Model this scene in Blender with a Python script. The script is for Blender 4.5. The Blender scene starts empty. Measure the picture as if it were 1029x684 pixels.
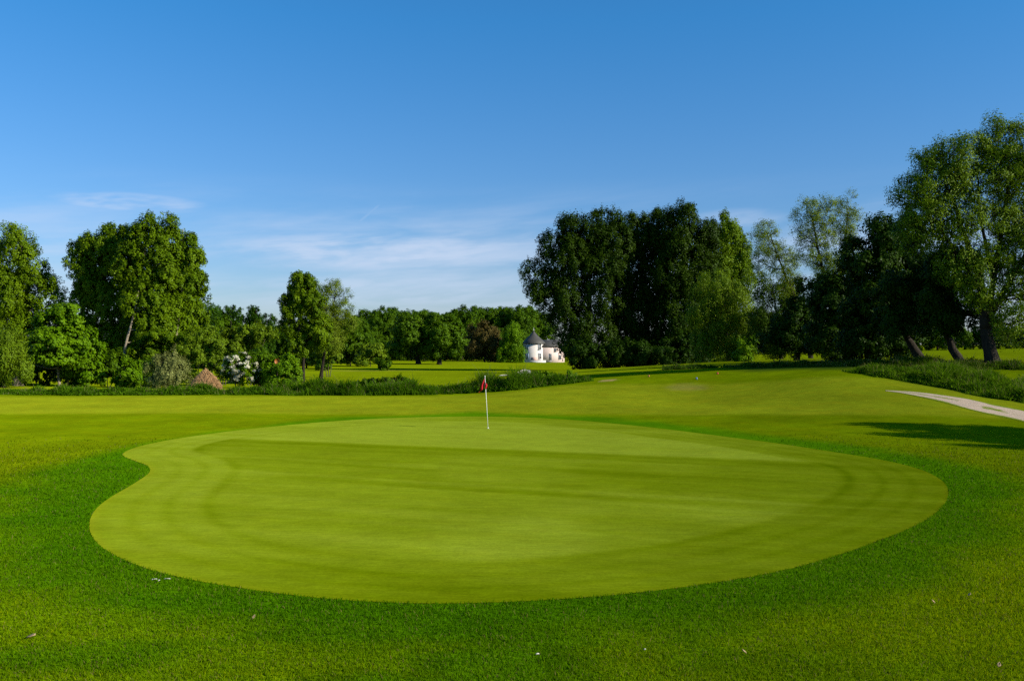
import bpy, math, random
import numpy as np

# ------------------------------------------------------------------ camera, sky, sun, exposure
SC = bpy.context.scene
COL = SC.collection
RNG = np.random.default_rng(7)
random.seed(7)
FPX, UC, VH, HC = 900.0, 514.5, 346.0, 3.5      # focal length in photo pixels, centre column, horizon row, eye height

cam_d = bpy.data.cameras.new('camera')
cam_d.sensor_width = 36.0
cam_d.lens = FPX / 1029.0 * 36.0
cam_d.shift_y = (VH - 342.0) / 1029.0
cam_d.clip_start, cam_d.clip_end = 0.1, 8000.0
cam = bpy.data.objects.new('camera', cam_d)
cam.location = (0, 0, HC)
cam.rotation_euler = (math.radians(90), 0, 0)
COL.objects.link(cam)
SC.camera = cam

SUN_EL, SUN_TOWARD = 27.0, 20.0                 # elevation; degrees from +X towards the viewer
SUN_AZ = math.radians(-SUN_TOWARD)
SUN_DIR = (math.cos(SUN_AZ) * math.cos(math.radians(SUN_EL)), math.sin(SUN_AZ) * math.cos(math.radians(SUN_EL)),
           math.sin(math.radians(SUN_EL)))
sun_d = bpy.data.lights.new('sun', 'SUN')
sun_d.energy = 5.0
sun_d.angle = math.radians(0.5)
sun_d.color = (1.0, 0.93, 0.80)
sun = bpy.data.objects.new('sun', sun_d)
from mathutils import Vector
sun.rotation_euler = Vector(SUN_DIR).to_track_quat('Z', 'Y').to_euler()
sun.location = (60, -10, 40)
COL.objects.link(sun)

SC.view_settings.view_transform = 'Standard'
SC.view_settings.look = 'None'
SC.view_settings.exposure = 0.55
SC.view_settings.gamma = 1.0
SC.view_settings.use_curve_mapping = False
SC.render.engine = 'CYCLES'
SC.cycles.max_bounces = 5
SC.cycles.diffuse_bounces = 2
SC.cycles.glossy_bounces = 2
SC.cycles.transmission_bounces = 3
SC.cycles.transparent_max_bounces = 4
SC.cycles.use_adaptive_sampling = True
SC.cycles.adaptive_threshold = 0.02
SC.cycles.use_denoising = False
SC.cycles.caustics_reflective = SC.cycles.caustics_refractive = False


class Nodes:
    """Small helper to write node trees."""
    def __init__(self, tree):
        self.t = tree
        tree.nodes.clear()

    def n(self, kind, **kw):
        nd = self.t.nodes.new(kind)
        ins = kw.pop('ins', {})
        for k, v in kw.items():
            setattr(nd, k, v)
        for k, v in ins.items():
            sock = nd.inputs[k]
            if hasattr(v, 'is_output') or isinstance(v, bpy.types.NodeSocket):
                self.t.links.new(v, sock)
            else:
                sock.default_value = v
        return nd

    def math(self, op, a, b=None, c=None, clamp=False):
        nd = self.n('ShaderNodeMath', operation=op, use_clamp=clamp)
        for i, v in enumerate((a, b, c)):
            if v is None:
                continue
            if isinstance(v, bpy.types.NodeSocket):
                self.t.links.new(v, nd.inputs[i])
            else:
                nd.inputs[i].default_value = v
        return nd.outputs[0]

    def mix(self, f, a, b, mode='MIX'):
        nd = self.n('ShaderNodeMix', data_type='RGBA', blend_type=mode)
        for i, v in ((0, f), (6, a), (7, b)):
            if isinstance(v, bpy.types.NodeSocket):
                self.t.links.new(v, nd.inputs[i])
            elif i == 0:
                nd.inputs[i].default_value = v
            else:
                nd.inputs[i].default_value = (*v[:3], 1.0)
        return nd.outputs[2]

    def maprange(self, v, a, b, c=0.0, d=1.0, smooth=True):
        nd = self.n('ShaderNodeMapRange', clamp=True)
        if smooth:
            nd.interpolation_type = 'SMOOTHSTEP'
        self.t.links.new(v, nd.inputs[0])
        for i, x in enumerate((a, b, c, d)):
            nd.inputs[i + 1].default_value = x
        return nd.outputs[0]

    def noise(self, vec, scale, detail=3.0, rough=0.55, dist=0.0):
        nd = self.n('ShaderNodeTexNoise', ins={'Scale': scale, 'Detail': detail, 'Roughness': rough, 'Distortion': dist})
        if vec is not None:
            self.t.links.new(vec, nd.inputs['Vector'])
        return nd.outputs['Fac']

    def link(self, a, b):
        self.t.links.new(a, b)


world = bpy.data.worlds.new('World')
SC.world = world
world.use_nodes = True
W = Nodes(world.node_tree)
SKY_LOW, SKY_HIGH = (0.66, 0.78, 1.10), (0.29, 0.97, 1.48)    # deep polarised blue overhead, paler low down
sky = W.n('ShaderNodeTexSky')
sky.sky_type = 'NISHITA'
sky.sun_disc = False
sky.sun_elevation = math.radians(SUN_EL)
sky.sun_rotation = math.radians(90.0 + SUN_TOWARD)
sky.altitude = 60
sky.air_density = 1.0
sky.dust_density = 0.35
sky.ozone_density = 1.6
gen = W.n('ShaderNodeTexCoord').outputs['Generated']
sep = W.n('ShaderNodeSeparateXYZ', ins={0: gen})
hor = W.math('SQRT', W.math('ADD', W.math('POWER', sep.outputs[0], 2.0), W.math('POWER', sep.outputs[1], 2.0)))
tan_el = W.math('DIVIDE', sep.outputs[2], W.math('MAXIMUM', hor, 0.001))
az = W.math('ARCTAN2', sep.outputs[0], sep.outputs[1])
cvec = W.n('ShaderNodeCombineXYZ', ins={0: az, 1: W.math('ADD', W.math('MULTIPLY', tan_el, 1.0), W.math('MULTIPLY', az, -0.08)), 2: 0.0})
mp = W.n('ShaderNodeMapping', ins={0: cvec.outputs[0], 'Scale': (3.2, 26.0, 1.0), 'Location': (1.7, 0.4, 0.0)})
n1 = W.noise(mp.outputs[0], 1.0, 5.0, 0.55, 0.4)
mp2 = W.n('ShaderNodeMapping', ins={0: cvec.outputs[0], 'Scale': (9.0, 50.0, 1.0), 'Location': (4.2, 2.1, 0.0)})
n2 = W.noise(mp2.outputs[0], 1.0, 4.0, 0.6, 0.2)
band = W.math('MULTIPLY', W.maprange(tan_el, 0.0, 0.04), W.maprange(tan_el, 0.19, 0.085))
cl = W.maprange(W.math('ADD', W.math('MULTIPLY', n1, 0.8), W.math('MULTIPLY', n2, 0.2)), 0.38, 0.68)
fac = W.math('MULTIPLY', W.math('MULTIPLY', band, cl), 0.62)


def wisp(u, v, ru, rv, amount):
    a0, t0 = math.atan((u - UC) / FPX), (VH - v) / FPX
    da = W.math('DIVIDE', W.math('SUBTRACT', az, a0), ru / FPX)
    dt = W.math('DIVIDE', W.math('SUBTRACT', tan_el, t0), rv / FPX)
    r2 = W.math('ADD', W.math('POWER', W.math('ABSOLUTE', da), 2.0), W.math('POWER', W.math('ABSOLUTE', dt), 2.0))
    return W.math('MULTIPLY', W.maprange(r2, 1.0, 0.0), W.math('MULTIPLY', W.maprange(n2, 0.3, 0.65), amount))


for args in ((132, 215, 80, 11, 0.62), (390, 255, 215, 26, 0.75), (510, 248, 80, 22, 0.5), (400, 292, 190, 20, 0.6), (740, 225, 60, 14, 0.3)):
    fac = W.math('MAXIMUM', fac, wisp(*args))
cu = W.math('MULTIPLY', W.math('SUBTRACT', az, math.atan((370 - UC) / FPX)), FPX)
cv = W.math('MULTIPLY', W.math('SUBTRACT', (VH - 217) / FPX, tan_el), FPX)
c_al = W.math('ABSOLUTE', W.math('SUBTRACT', W.math('MULTIPLY', cu, 0.752), W.math('MULTIPLY', cv, 0.658)))
c_pe = W.math('ABSOLUTE', W.math('ADD', W.math('MULTIPLY', cu, 0.658), W.math('MULTIPLY', cv, 0.752)))
trail = W.math('MULTIPLY', W.math('MULTIPLY', W.maprange(c_al, 18.0, 10.0), W.maprange(c_pe, 2.0, 0.4)), 0.15)
fac = W.math('MAXIMUM', fac, trail)
tint = W.mix(W.maprange(tan_el, 0.02, 0.36, smooth=False), SKY_LOW, SKY_HIGH)
skyc = W.mix(1.0, sky.outputs[0], tint, 'MULTIPLY')
skyc = W.mix(fac, skyc, (5.7, 6.6, 8.3))
bg = W.n('ShaderNodeBackground', ins={'Color': skyc, 'Strength': 0.075})
W.link(bg.outputs[0], W.n('ShaderNodeOutputWorld').inputs[0])

# ------------------------------------------------------------------ terrain as a function
def px(u, v, d):
    return ((u - UC) / FPX * d, d, HC + (VH - v) / FPX * d)


CTRL = [(-20, 4, 0), (0, 3, 0), (20, 4, 0), (0, -25, 0), (-40, -25, 0), (40, -25, .2), (0, 15, 0), (-8, 20, 0), (8, 20, 0), (-8, 30, 0),
        (8, 30, .02), (0, 37.5, 0), (0, 45, 0.05), (-25, 28, 0), (-45, 40, 0), (-90, 60, 0), (-120, 150, -.8), (-70, 120, -.6),
        (14, 14, 0), (20, 20, .2), (34, 22, .2), (50, 20, .4), (60, 40, .7), (-5, 26, 0), (3, 25, 0)]
for p in [(0, 400, 58), (250, 399, 58), (400, 398, 59), (480, 396.5, 60), (60, 388, 76), (140, 390, 88), (350, 384, 92), (450, 372, 150),
          (350, 366, 200), (540, 364, 250), (430, 363.5, 230), (600, 382, 62), (640, 376.5, 65), (720, 374.5, 62), (830, 378, 52),
          (905, 394, 45), (1029, 419, 39), (960, 403, 42), (770, 440, 33.5), (953, 490, 21.9), (1029, 470, 25.4), (700, 404, 48),
          (850, 409, 41), (963, 367, 62), (998, 366, 60), (925, 367, 66), (980, 355, 150), (980, 348.5, 350), (800, 360, 120),
          (620, 372, 150), (720, 370, 150), (950, 387, 50), (1029, 403, 45), (560, 398, 52), (560, 372, 120), (1150, 416, 42), (760, 392, 52)]:
    CTRL.append(px(*p))
CTRL = np.array(CTRL, float)
S = 50.0


def tps_k(a, b):
    d2 = ((a[:, None, :] - b[None, :, :]) ** 2).sum(2)
    return np.where(d2 > 0, d2 * np.log(np.maximum(d2, 1e-12)) * 0.5, 0.0)


_P = CTRL[:, :2] / S
_K = tps_k(_P, _P) + np.eye(len(_P)) * 0.0015
_A = np.block([[_K, np.ones((len(_P), 1)), _P], [np.ones((1, len(_P))), np.zeros((1, 3))], [_P.T, np.zeros((2, 3))]])
_w = np.linalg.solve(_A, np.concatenate([CTRL[:, 2], np.zeros(3)]))


def Z(x, y):
    x = np.atleast_1d(np.asarray(x, float)).ravel()
    y = np.atleast_1d(np.asarray(y, float)).ravel()
    r = np.hypot(x, y)
    k = np.minimum(1.0, 300.0 / np.maximum(r, 1e-6))
    xx, yy = x * k, np.maximum(y * k, -25.0)
    out = np.empty(len(x))
    for i in range(0, len(x), 20000):
        q = np.stack([xx[i:i + 20000], yy[i:i + 20000]], 1) / S
        out[i:i + 20000] = tps_k(q, _P) @ _w[:-3] + _w[-3] + q @ _w[-2:]
    out = np.clip(out, -2.2, 4.0)
    und = 0.02 * np.sin(x * 0.31 + y * 0.13) + 0.02 * np.sin(y * 0.27 - x * 0.11)
    return out + und * np.clip((r - 6) / 20, 0, 1)


def z1(x, y):
    return float(Z(x, y)[0])


def ground_hit(u, v):
    """Where the sight line through a photo pixel first meets the terrain."""
    ds = np.geomspace(5.0, 600.0, 2400)
    x = (u - UC) / FPX * ds
    zz = HC + (VH - v) / FPX * ds
    below = np.nonzero(zz <= Z(x, ds))[0]
    i = below[0] if len(below) else len(ds) - 1
    return float(x[i]), float(ds[i])


# ------------------------------------------------------------------ smooth value noise (numpy)
_perm = RNG.random((64, 64, 16))


def vnoise(x, y, z=None):
    x, y = np.asarray(x, float), np.asarray(y, float)
    z = np.zeros_like(x) if z is None else np.asarray(z, float)
    xi, yi, zi = np.floor(x).astype(int), np.floor(y).astype(int), np.floor(z).astype(int)
    fx, fy, fz = x - xi, y - yi, z - zi
    fx, fy, fz = fx * fx * (3 - 2 * fx), fy * fy * (3 - 2 * fy), fz * fz * (3 - 2 * fz)
    def g(a, b, c):
        return _perm[(xi + a) % 64, (yi + b) % 64, (zi + c) % 16]
    def lx(b, c):
        return g(0, b, c) * (1 - fx) + g(1, b, c) * fx
    def ly(c):
        return lx(0, c) * (1 - fy) + lx(1, c) * fy
    return ly(0) * (1 - fz) + ly(1) * fz


def fbm(x, y, o=3):
    s, a, t = 0.0, 1.0, 0.0
    for i in range(o):
        s = s + a * vnoise(np.asarray(x) * 2 ** i + 13.7 * i, np.asarray(y) * 2 ** i + 5.1 * i)
        t += a
        a *= 0.5
    return s / t


# ------------------------------------------------------------------ mesh helpers
def link(o, parent=None):
    COL.objects.link(o)
    if parent is not None:
        o.parent = parent
    return o


def mesh_np(name, verts, faces, mat, parent=None, smooth=False, attrs=None):
    """verts (n,3); faces (m,k) all the same size, or a list of such arrays."""
    me = bpy.data.meshes.new(name)
    verts = np.asarray(verts, np.float32)
    fl = faces if isinstance(faces, list) else [faces]
    fl = [np.asarray(f, np.int32) for f in fl if len(f)]
    me.vertices.add(len(verts))
    me.vertices.foreach_set('co', verts.ravel())
    nl = sum(f.size for f in fl)
    nf = sum(len(f) for f in fl)
    me.loops.add(nl)
    me.loops.foreach_set('vertex_index', np.concatenate([f.ravel() for f in fl]))
    me.polygons.add(nf)
    tot = np.concatenate([np.full(len(f), f.shape[1], np.int32) for f in fl])
    start = np.concatenate([[0], np.cumsum(tot)[:-1]]).astype(np.int32)
    me.polygons.foreach_set('loop_start', start)
    if smooth:
        me.polygons.foreach_set('use_smooth', np.ones(nf, bool))
    for k, v in (attrs or {}).items():
        v = np.asarray(v, np.float32)
        if v.ndim == 1:
            a = me.attributes.new(k, 'FLOAT', 'POINT')
            a.data.foreach_set('value', v)
        else:
            a = me.attributes.new(k, 'FLOAT_COLOR', 'POINT')
            c = np.ones((len(v), 4), np.float32)
            c[:, :3] = v
            a.data.foreach_set('color', c.ravel())
    me.update(calc_edges=True)
    me.validate()
    me.materials.append(mat)
    o = bpy.data.objects.new(name, me)
    return link(o, parent)


class MB:
    """Collects shapes into one mesh."""
    def __init__(self):
        self.v, self.f, self.n = [], {}, 0

    def add(self, verts, faces):
        verts = np.asarray(verts, float)
        self.v.append(verts)
        for f in faces:
            self.f.setdefault(len(f), []).append([i + self.n for i in f])
        self.n += len(verts)

    def addnp(self, verts, faces):
        self.v.append(np.asarray(verts, float))
        faces = np.asarray(faces)
        self.f.setdefault(faces.shape[1], []).extend((faces + self.n).tolist())
        self.n += len(verts)

    def box(self, c, s, rz=0.0, taper=1.0):
        cx, cy, cz = c
        hx, hy, hz = s[0] / 2, s[1] / 2, s[2] / 2
        cr, sr = math.cos(rz), math.sin(rz)
        vs = []
        for k, t in ((-1, 1.0), (1, taper)):
            for a, b in ((-1, -1), (1, -1), (1, 1), (-1, 1)):
                x, y = a * hx * t, b * hy * t
                vs.append((cx + x * cr - y * sr, cy + x * sr + y * cr, cz + k * hz))
        self.add(vs, [(3, 2, 1, 0), (4, 5, 6, 7), (0, 1, 5, 4), (1, 2, 6, 5), (2, 3, 7, 6), (3, 0, 4, 7)])

    def lathe(self, prof, n=32, c=(0, 0, 0), a0=0.0, a1=2 * math.pi):
        full = abs(a1 - a0 - 2 * math.pi) < 1e-6
        m = n if full else n + 1
        an = a0 + (a1 - a0) * np.arange(m) / n
        vs = np.concatenate([np.stack([c[0] + r * np.cos(an), c[1] + r * np.sin(an), np.full(m, c[2] + z)], 1) for r, z in prof])
        fs = []
        for i in range(len(prof) - 1):
            for j in range(n):
                k = (j + 1) % m
                fs.append((i * m + j, i * m + k, (i + 1) * m + k, (i + 1) * m + j))
        self.add(vs, fs)

    def tube(self, pts, rad, n=6, cap=True):
        pts = np.asarray(pts, float)
        rad = np.broadcast_to(np.asarray(rad, float), (len(pts),))
        tan = np.gradient(pts, axis=0)
        tan /= np.linalg.norm(tan, axis=1)[:, None] + 1e-9
        ref = np.array([0, 0, 1.0]) if abs(tan[:, 2]).mean() < 0.8 else np.array([1.0, 0, 0])
        a = np.cross(tan, ref)
        a /= np.linalg.norm(a, axis=1)[:, None] + 1e-9
        b = np.cross(tan, a)
        an = 2 * math.pi * np.arange(n) / n
        vs = (pts[:, None, :] + rad[:, None, None] * (np.cos(an)[None, :, None] * a[:, None, :] + np.sin(an)[None, :, None] * b[:, None, :])).reshape(-1, 3)
        i = np.arange(len(pts) - 1)[:, None] * n
        j = np.arange(n)[None, :]
        k = (j + 1) % n
        fs = np.stack([i + j, i + k, i + n + k, i + n + j], 2).reshape(-1, 4)
        self.addnp(vs, fs)
        if cap:
            m = (len(pts) - 1) * n
            base = self.n - len(vs)
            self.f.setdefault(n, []).append([base + m + q for q in range(n)])
            self.f.setdefault(n, []).append([base + n - 1 - q for q in range(n)])

    def build(self, name, mat, parent=None, smooth=False):
        return mesh_np(name, np.concatenate(self.v), [np.array(f) for f in self.f.values()], mat, parent, smooth)


def tag(o, label=None, cat=None, group=None, kind=None):
    for k, v in (('label', label), ('category', cat), ('group', group), ('kind', kind)):
        if v:
            o[k] = v
    return o


def empty(name, loc, label, cat, group=None, rz=0.0):
    o = bpy.data.objects.new(name, None)
    o.empty_display_size = 0.3
    o.location = loc
    o.rotation_euler.z = rz
    link(o)
    return tag(o, label, cat, group)


def copy_tree(o, loc, rz=0.0, scale=(1, 1, 1), label=None, group=None):
    c = o.copy()
    link(c)
    c.location, c.rotation_euler, c.scale = loc, (0, 0, rz), scale
    if label:
        c['label'] = label
    if group:
        c['group'] = group
    for ch in list(o.children):
        d = ch.copy()
        link(d)
        d.parent = c
    return c


# ------------------------------------------------------------------ materials
def new_mat(name):
    m = bpy.data.materials.new(name)
    m.use_nodes = True
    return m, Nodes(m.node_tree)


def simple_mat(name, col, rough=0.7, var=0.2, scale=6.0, metal=0.0, bump=0.0, spec=0.3, translucent=0.0):
    m, N = new_mat(name)
    tc = N.n('ShaderNodeTexCoord').outputs['Object']
    nz = N.noise(tc, scale, 4.0, 0.6)
    c = N.mix(nz, [x * (1 - var) for x in col], [min(1, x * (1 + var)) for x in col])
    p = N.n('ShaderNodeBsdfPrincipled', ins={'Base Color': c, 'Roughness': rough, 'Metallic': metal, 'Specular IOR Level': spec})
    if bump:
        b = N.n('ShaderNodeBump', ins={'Strength': bump, 'Distance': 0.05, 'Height': N.noise(tc, scale * 4, 4.0)})
        N.link(b.outputs[0], p.inputs['Normal'])
    sh = p.outputs[0]
    if translucent:
        t = N.n('ShaderNodeBsdfTranslucent', ins={'Color': c})
        sh = N.n('ShaderNodeMixShader', ins={0: translucent, 1: sh, 2: t.outputs[0]}).outputs[0]
    N.link(sh, N.n('ShaderNodeOutputMaterial').inputs[0])
    return m


def leaf_mat(name, dark, light, trans=0.25, spec=0.25, rough=0.5):
    m, N = new_mat(name)
    t = N.n('ShaderNodeAttribute', attribute_name='tint').outputs['Fac']
    c = N.mix(t, dark, light)
    p = N.n('ShaderNodeBsdfPrincipled', ins={'Base Color': c, 'Roughness': rough, 'Specular IOR Level': spec * 0.35})
    tcol = N.mix(1.0, c, (1.0, 1.0, 0.35), 'MULTIPLY')
    tr = N.n('ShaderNodeBsdfTranslucent', ins={'Color': tcol})
    mx = N.n('ShaderNodeMixShader', ins={0: trans, 1: p.outputs[0], 2: tr.outputs[0]})
    N.link(mx.outputs[0], N.n('ShaderNodeOutputMaterial').inputs[0])
    return m


def bark_mat(name, a, b):
    m, N = new_mat(name)
    tc = N.n('ShaderNodeTexCoord').outputs['Object']
    mp = N.n('ShaderNodeMapping', ins={0: tc, 'Scale': (5.0, 5.0, 0.9)})
    nz = N.noise(mp.outputs[0], 2.0, 5.0, 0.65)
    c = N.mix(N.maprange(nz, 0.3, 0.7), a, b)
    bp = N.n('ShaderNodeBump', ins={'Strength': 0.8, 'Distance': 0.08, 'Height': nz})
    p = N.n('ShaderNodeBsdfPrincipled', ins={'Base Color': c, 'Roughness': 0.9, 'Specular IOR Level': 0.15, 'Normal': bp.outputs[0]})
    N.link(p.outputs[0], N.n('ShaderNodeOutputMaterial').inputs[0])
    return m


M = {}
M['poplar'] = leaf_mat('poplar_leaf', (0.0446, 0.0960, 0.0011), (0.1663, 0.2546, 0.0028), 0.25, 0.22)
M['poplar_shaded'] = leaf_mat('poplar_leaf_shaded', (0.0114, 0.0310, 0.0005), (0.0464, 0.0860, 0.0014), 0.22, 0.2)  # darker poplar leaf: shade of the middle group put into the colour
M['bright'] = leaf_mat('fresh_leaf', (0.0556, 0.1352, 0.0011), (0.1671, 0.2937, 0.0028), 0.30, 0.2)
M['willow'] = leaf_mat('willow_leaf', (0.0586, 0.1104, 0.0027), (0.1925, 0.2838, 0.0082), 0.25, 0.22)
M['willow_pale'] = leaf_mat('willow_leaf_pale', (0.0836, 0.1355, 0.0056), (0.2244, 0.2944, 0.0140), 0.28, 0.22)
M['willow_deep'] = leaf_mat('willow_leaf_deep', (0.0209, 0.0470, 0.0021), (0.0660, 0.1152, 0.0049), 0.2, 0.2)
M['oak'] = leaf_mat('broad_leaf', (0.0294, 0.0763, 0.0011), (0.1113, 0.1997, 0.0022), 0.22, 0.2)
M['dark'] = leaf_mat('shade_leaf', (0.0095, 0.0291, 0.0007), (0.0330, 0.0704, 0.0017), 0.15, 0.15)  # near-black leaf with the trees' shade painted into its colour
M['forest'] = leaf_mat('forest_leaf', (0.0251, 0.0708, 0.0011), (0.1016, 0.1830, 0.0022), 0.2, 0.15)
M['conifer'] = leaf_mat('conifer_leaf', (0.0133, 0.0448, 0.0014), (0.0440, 0.1024, 0.0028), 0.12, 0.15)
M['copper'] = leaf_mat('copper_leaf', (0.060, 0.048, 0.012), (0.110, 0.085, 0.018), 0.2, 0.15)
M['olive'] = leaf_mat('olive_leaf', (0.110, 0.135, 0.025), (0.270, 0.285, 0.085), 0.2, 0.2)
M['blossom'] = leaf_mat('blossom_petal', (0.42, 0.40, 0.27), (0.72, 0.68, 0.55), 0.2, 0.2)
M['bark'] = bark_mat('bark', (0.045, 0.036, 0.024), (0.13, 0.105, 0.07))
M['bark_pale'] = bark_mat('pale_bark', (0.14, 0.11, 0.07), (0.30, 0.25, 0.17))
M['bark_dark'] = bark_mat('dark_bark', (0.0132, 0.0108, 0.0072), (0.0390, 0.0300, 0.0192))  # bark darkened so its colour carries the shade under the crowns


def tint_mat(name, rough=0.75, spec=0.15, trans=0.42):
    m, N = new_mat(name)
    c = N.n('ShaderNodeAttribute', attribute_name='col').outputs['Color']
    p = N.n('ShaderNodeBsdfDiffuse', ins={'Color': c, 'Roughness': rough})
    tr = N.n('ShaderNodeBsdfTranslucent', ins={'Color': c})
    mx = N.n('ShaderNodeMixShader', ins={0: trans, 1: p.outputs[0], 2: tr.outputs[0]})
    N.link(mx.outputs[0], N.n('ShaderNodeOutputMaterial').inputs[0])
    return m


M['blade'] = tint_mat('grass_blade')


def turf_mat(name, fine_scale, fine_amt, mid_scale, mid_amt, rough_bump, sheen=0.0, streak=None, hue=1.0):
    m, N = new_mat(name)
    c = N.n('ShaderNodeAttribute', attribute_name='col').outputs['Color']
    tc = N.n('ShaderNodeTexCoord').outputs['Object']
    f1 = N.maprange(N.noise(tc, fine_scale, 3.0, 0.7), 0.25, 0.75, 1 - fine_amt, 1 + fine_amt, False)
    f2 = N.maprange(N.noise(tc, mid_scale, 4.0, 0.6), 0.3, 0.7, 1 - mid_amt, 1 + mid_amt, False)
    f3 = N.maprange(N.noise(tc, mid_scale * 0.18, 3.0, 0.5), 0.3, 0.7, 1 - mid_amt, 1 + mid_amt, False)
    f = N.math('MULTIPLY', N.math('MULTIPLY', f1, f2), f3)
    if streak:
        rz, amt = streak
        for dr, sx, sy, k_ in ((0.0, 0.5, 4.0, 0.35), (0.12, 2.2, 12.0, 0.9), (0.0, 5.0, 18.0, 1.1), (0.9, 1.2, 6.0, 0.6), (-0.5, 0.6, 4.0, 0.4)):      # mower lines, two directions
            mp = N.n('ShaderNodeMapping', ins={0: tc, 'Rotation': (0, 0, rz + dr), 'Scale': (sx, sy, 1.0)})
            f = N.math('MULTIPLY', f, N.maprange(N.noise(mp.outputs[0], 1.0, 4.0, 0.65), 0.3, 0.7, 1 - amt * k_, 1 + amt * k_, False))
    cc = N.n('ShaderNodeVectorMath', operation='SCALE', ins={0: c, 'Scale': f}).outputs[0]
    hue_c = N.mix(N.maprange(N.noise(tc, mid_scale * 0.6, 3.0, 0.6), 0.42, 0.72), cc,
                N.mix(1.0, cc, (1.0 + 0.3 * hue, 1.0 + 0.06 * hue, 1.0), 'MULTIPLY'))
    hgt = N.noise(tc, fine_scale * 1.3, 2.0, 0.6)
    b = N.n('ShaderNodeBump', ins={'Strength': rough_bump, 'Distance': 0.03, 'Height': hgt})
    p = N.n('ShaderNodeBsdfDiffuse', ins={'Color': hue_c, 'Roughness': 0.6, 'Normal': b.outputs[0]})
    N.link(p.outputs[0], N.n('ShaderNodeOutputMaterial').inputs[0])
    return m


# ------------------------------------------------------------------ the putting green's outline
OUT_PX = [(123, 457), (135, 450), (165, 443), (210, 436), (270, 429), (340, 423), (410, 419.5), (490, 418.5), (560, 421), (630, 427),
          (700, 435), (770, 444), (830, 453), (880, 461), (920, 470), (944, 481), (953, 493), (948, 508), (928, 524), (890, 541),
          (830, 562), (770, 577), (690, 590), (610, 599), (530, 604), (450, 606.5), (380, 605), (310, 600), (240, 591), (180, 580),
          (135, 567), (105, 552), (92, 538), (90, 524), (97, 511), (112, 499), (133, 487), (150, 475), (148, 468), (135, 463)]
ring = np.array([ground_hit(u, v) for u, v in OUT_PX])


def closed_spline(p, m=14):
    n = len(p)
    out = []
    for i in range(n):
        p0, p1, p2, p3 = p[i - 1], p[i], p[(i + 1) % n], p[(i + 2) % n]
        for t in np.arange(m) / m:
            out.append(0.5 * ((2 * p1) + (-p0 + p2) * t + (2 * p0 - 5 * p1 + 4 * p2 - p3) * t * t + (-p0 + 3 * p1 - 3 * p2 + p3) * t ** 3))
    return np.array(out)


RING = closed_spline(ring)
for _ in range(4):
    RING = (np.roll(RING, 1, 0) + 2 * RING + np.roll(RING, -1, 0)) / 4


def inside(poly, x, y):
    x, y = np.asarray(x), np.asarray(y)
    r = np.zeros(x.shape, bool)
    x0, y0 = poly[:, 0], poly[:, 1]
    x1, y1 = np.roll(x0, -1), np.roll(y0, -1)
    for a, b, c, d in zip(x0, y0, x1, y1):
        hit = (b > y) != (d > y)
        with np.errstate(divide='ignore', invalid='ignore'):
            r ^= hit & (x < (c - a) * (y - b) / (d - b + 1e-12) + a)
    return r


def edge_dist(poly, x, y):
    """Distance to the closed polyline and the nearest point on it."""
    q = np.stack([x, y], 1)
    a = poly
    ab = np.roll(poly, -1, 0) - a
    best = np.full(len(q), 1e9)
    near = np.zeros_like(q)
    for i in range(len(a)):
        t = np.clip(((q - a[i]) @ ab[i]) / (ab[i] @ ab[i] + 1e-12), 0, 1)
        p = a[i] + t[:, None] * ab[i]
        d = np.hypot(*(q - p).T)
        k = d < best
        best[k] = d[k]
        near[k] = p[k]
    return best, near


R2 = RING[::3]

# ------------------------------------------------------------------ ground sheet
ang = np.concatenate([np.radians(np.arange(-64, 64, 0.32)), np.radians(np.arange(64, 296, 4.0))])
rad = np.geomspace(1.5, 3500.0, 420)
A_, R_ = np.meshgrid(ang, rad)
gx, gy = (R_ * np.sin(A_)).ravel(), (R_ * np.cos(A_)).ravel()
gz = Z(gx, gy)
na, nr = len(ang), len(rad)
i, j = np.meshgrid(np.arange(nr - 1), np.arange(na), indexing='ij')
k = (j + 1) % na
quads = np.stack([i * na + j, i * na + k, (i + 1) * na + k, (i + 1) * na + j], 2).reshape(-1, 4)
verts = np.concatenate([np.stack([gx, gy, gz], 1), [[0, 0, z1(0, 0)]]])
fan = np.stack([np.full(na, nr * na), (np.arange(na) + 1) % na, np.arange(na)], 1)

FAIR = np.array([0.156, 0.188, 0.005])
SEMI = np.array([0.106, 0.152, 0.0010])
ROUGH = np.array([0.066, 0.148, 0.001])
RINGC = np.array([0.046, 0.132, 0.0008])
MEADOW = np.array([0.135, 0.182, 0.002])
SOIL = np.array([0.20, 0.13, 0.06])
DARK_GREEN = np.array([0.020, 0.045, 0.004])


def sstep(a, b, x):
    t = np.clip((x - a) / (b - a), 0, 1)
    return t * t * (3 - 2 * t)


DARKEDGE = np.array([ground_hit(u, v) for u, v in [(-500, 560), (-200, 512), (0, 483), (60, 463), (120, 450), (200, 436), (330, 419), (480, 413.5),
                                                   (600, 418), (700, 427), (800, 439), (900, 452), (980, 466), (1060, 492), (1300, 560)]])
DARKPOLY = np.concatenate([DARKEDGE, [[60, -40], [-60, -40]]])


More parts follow.
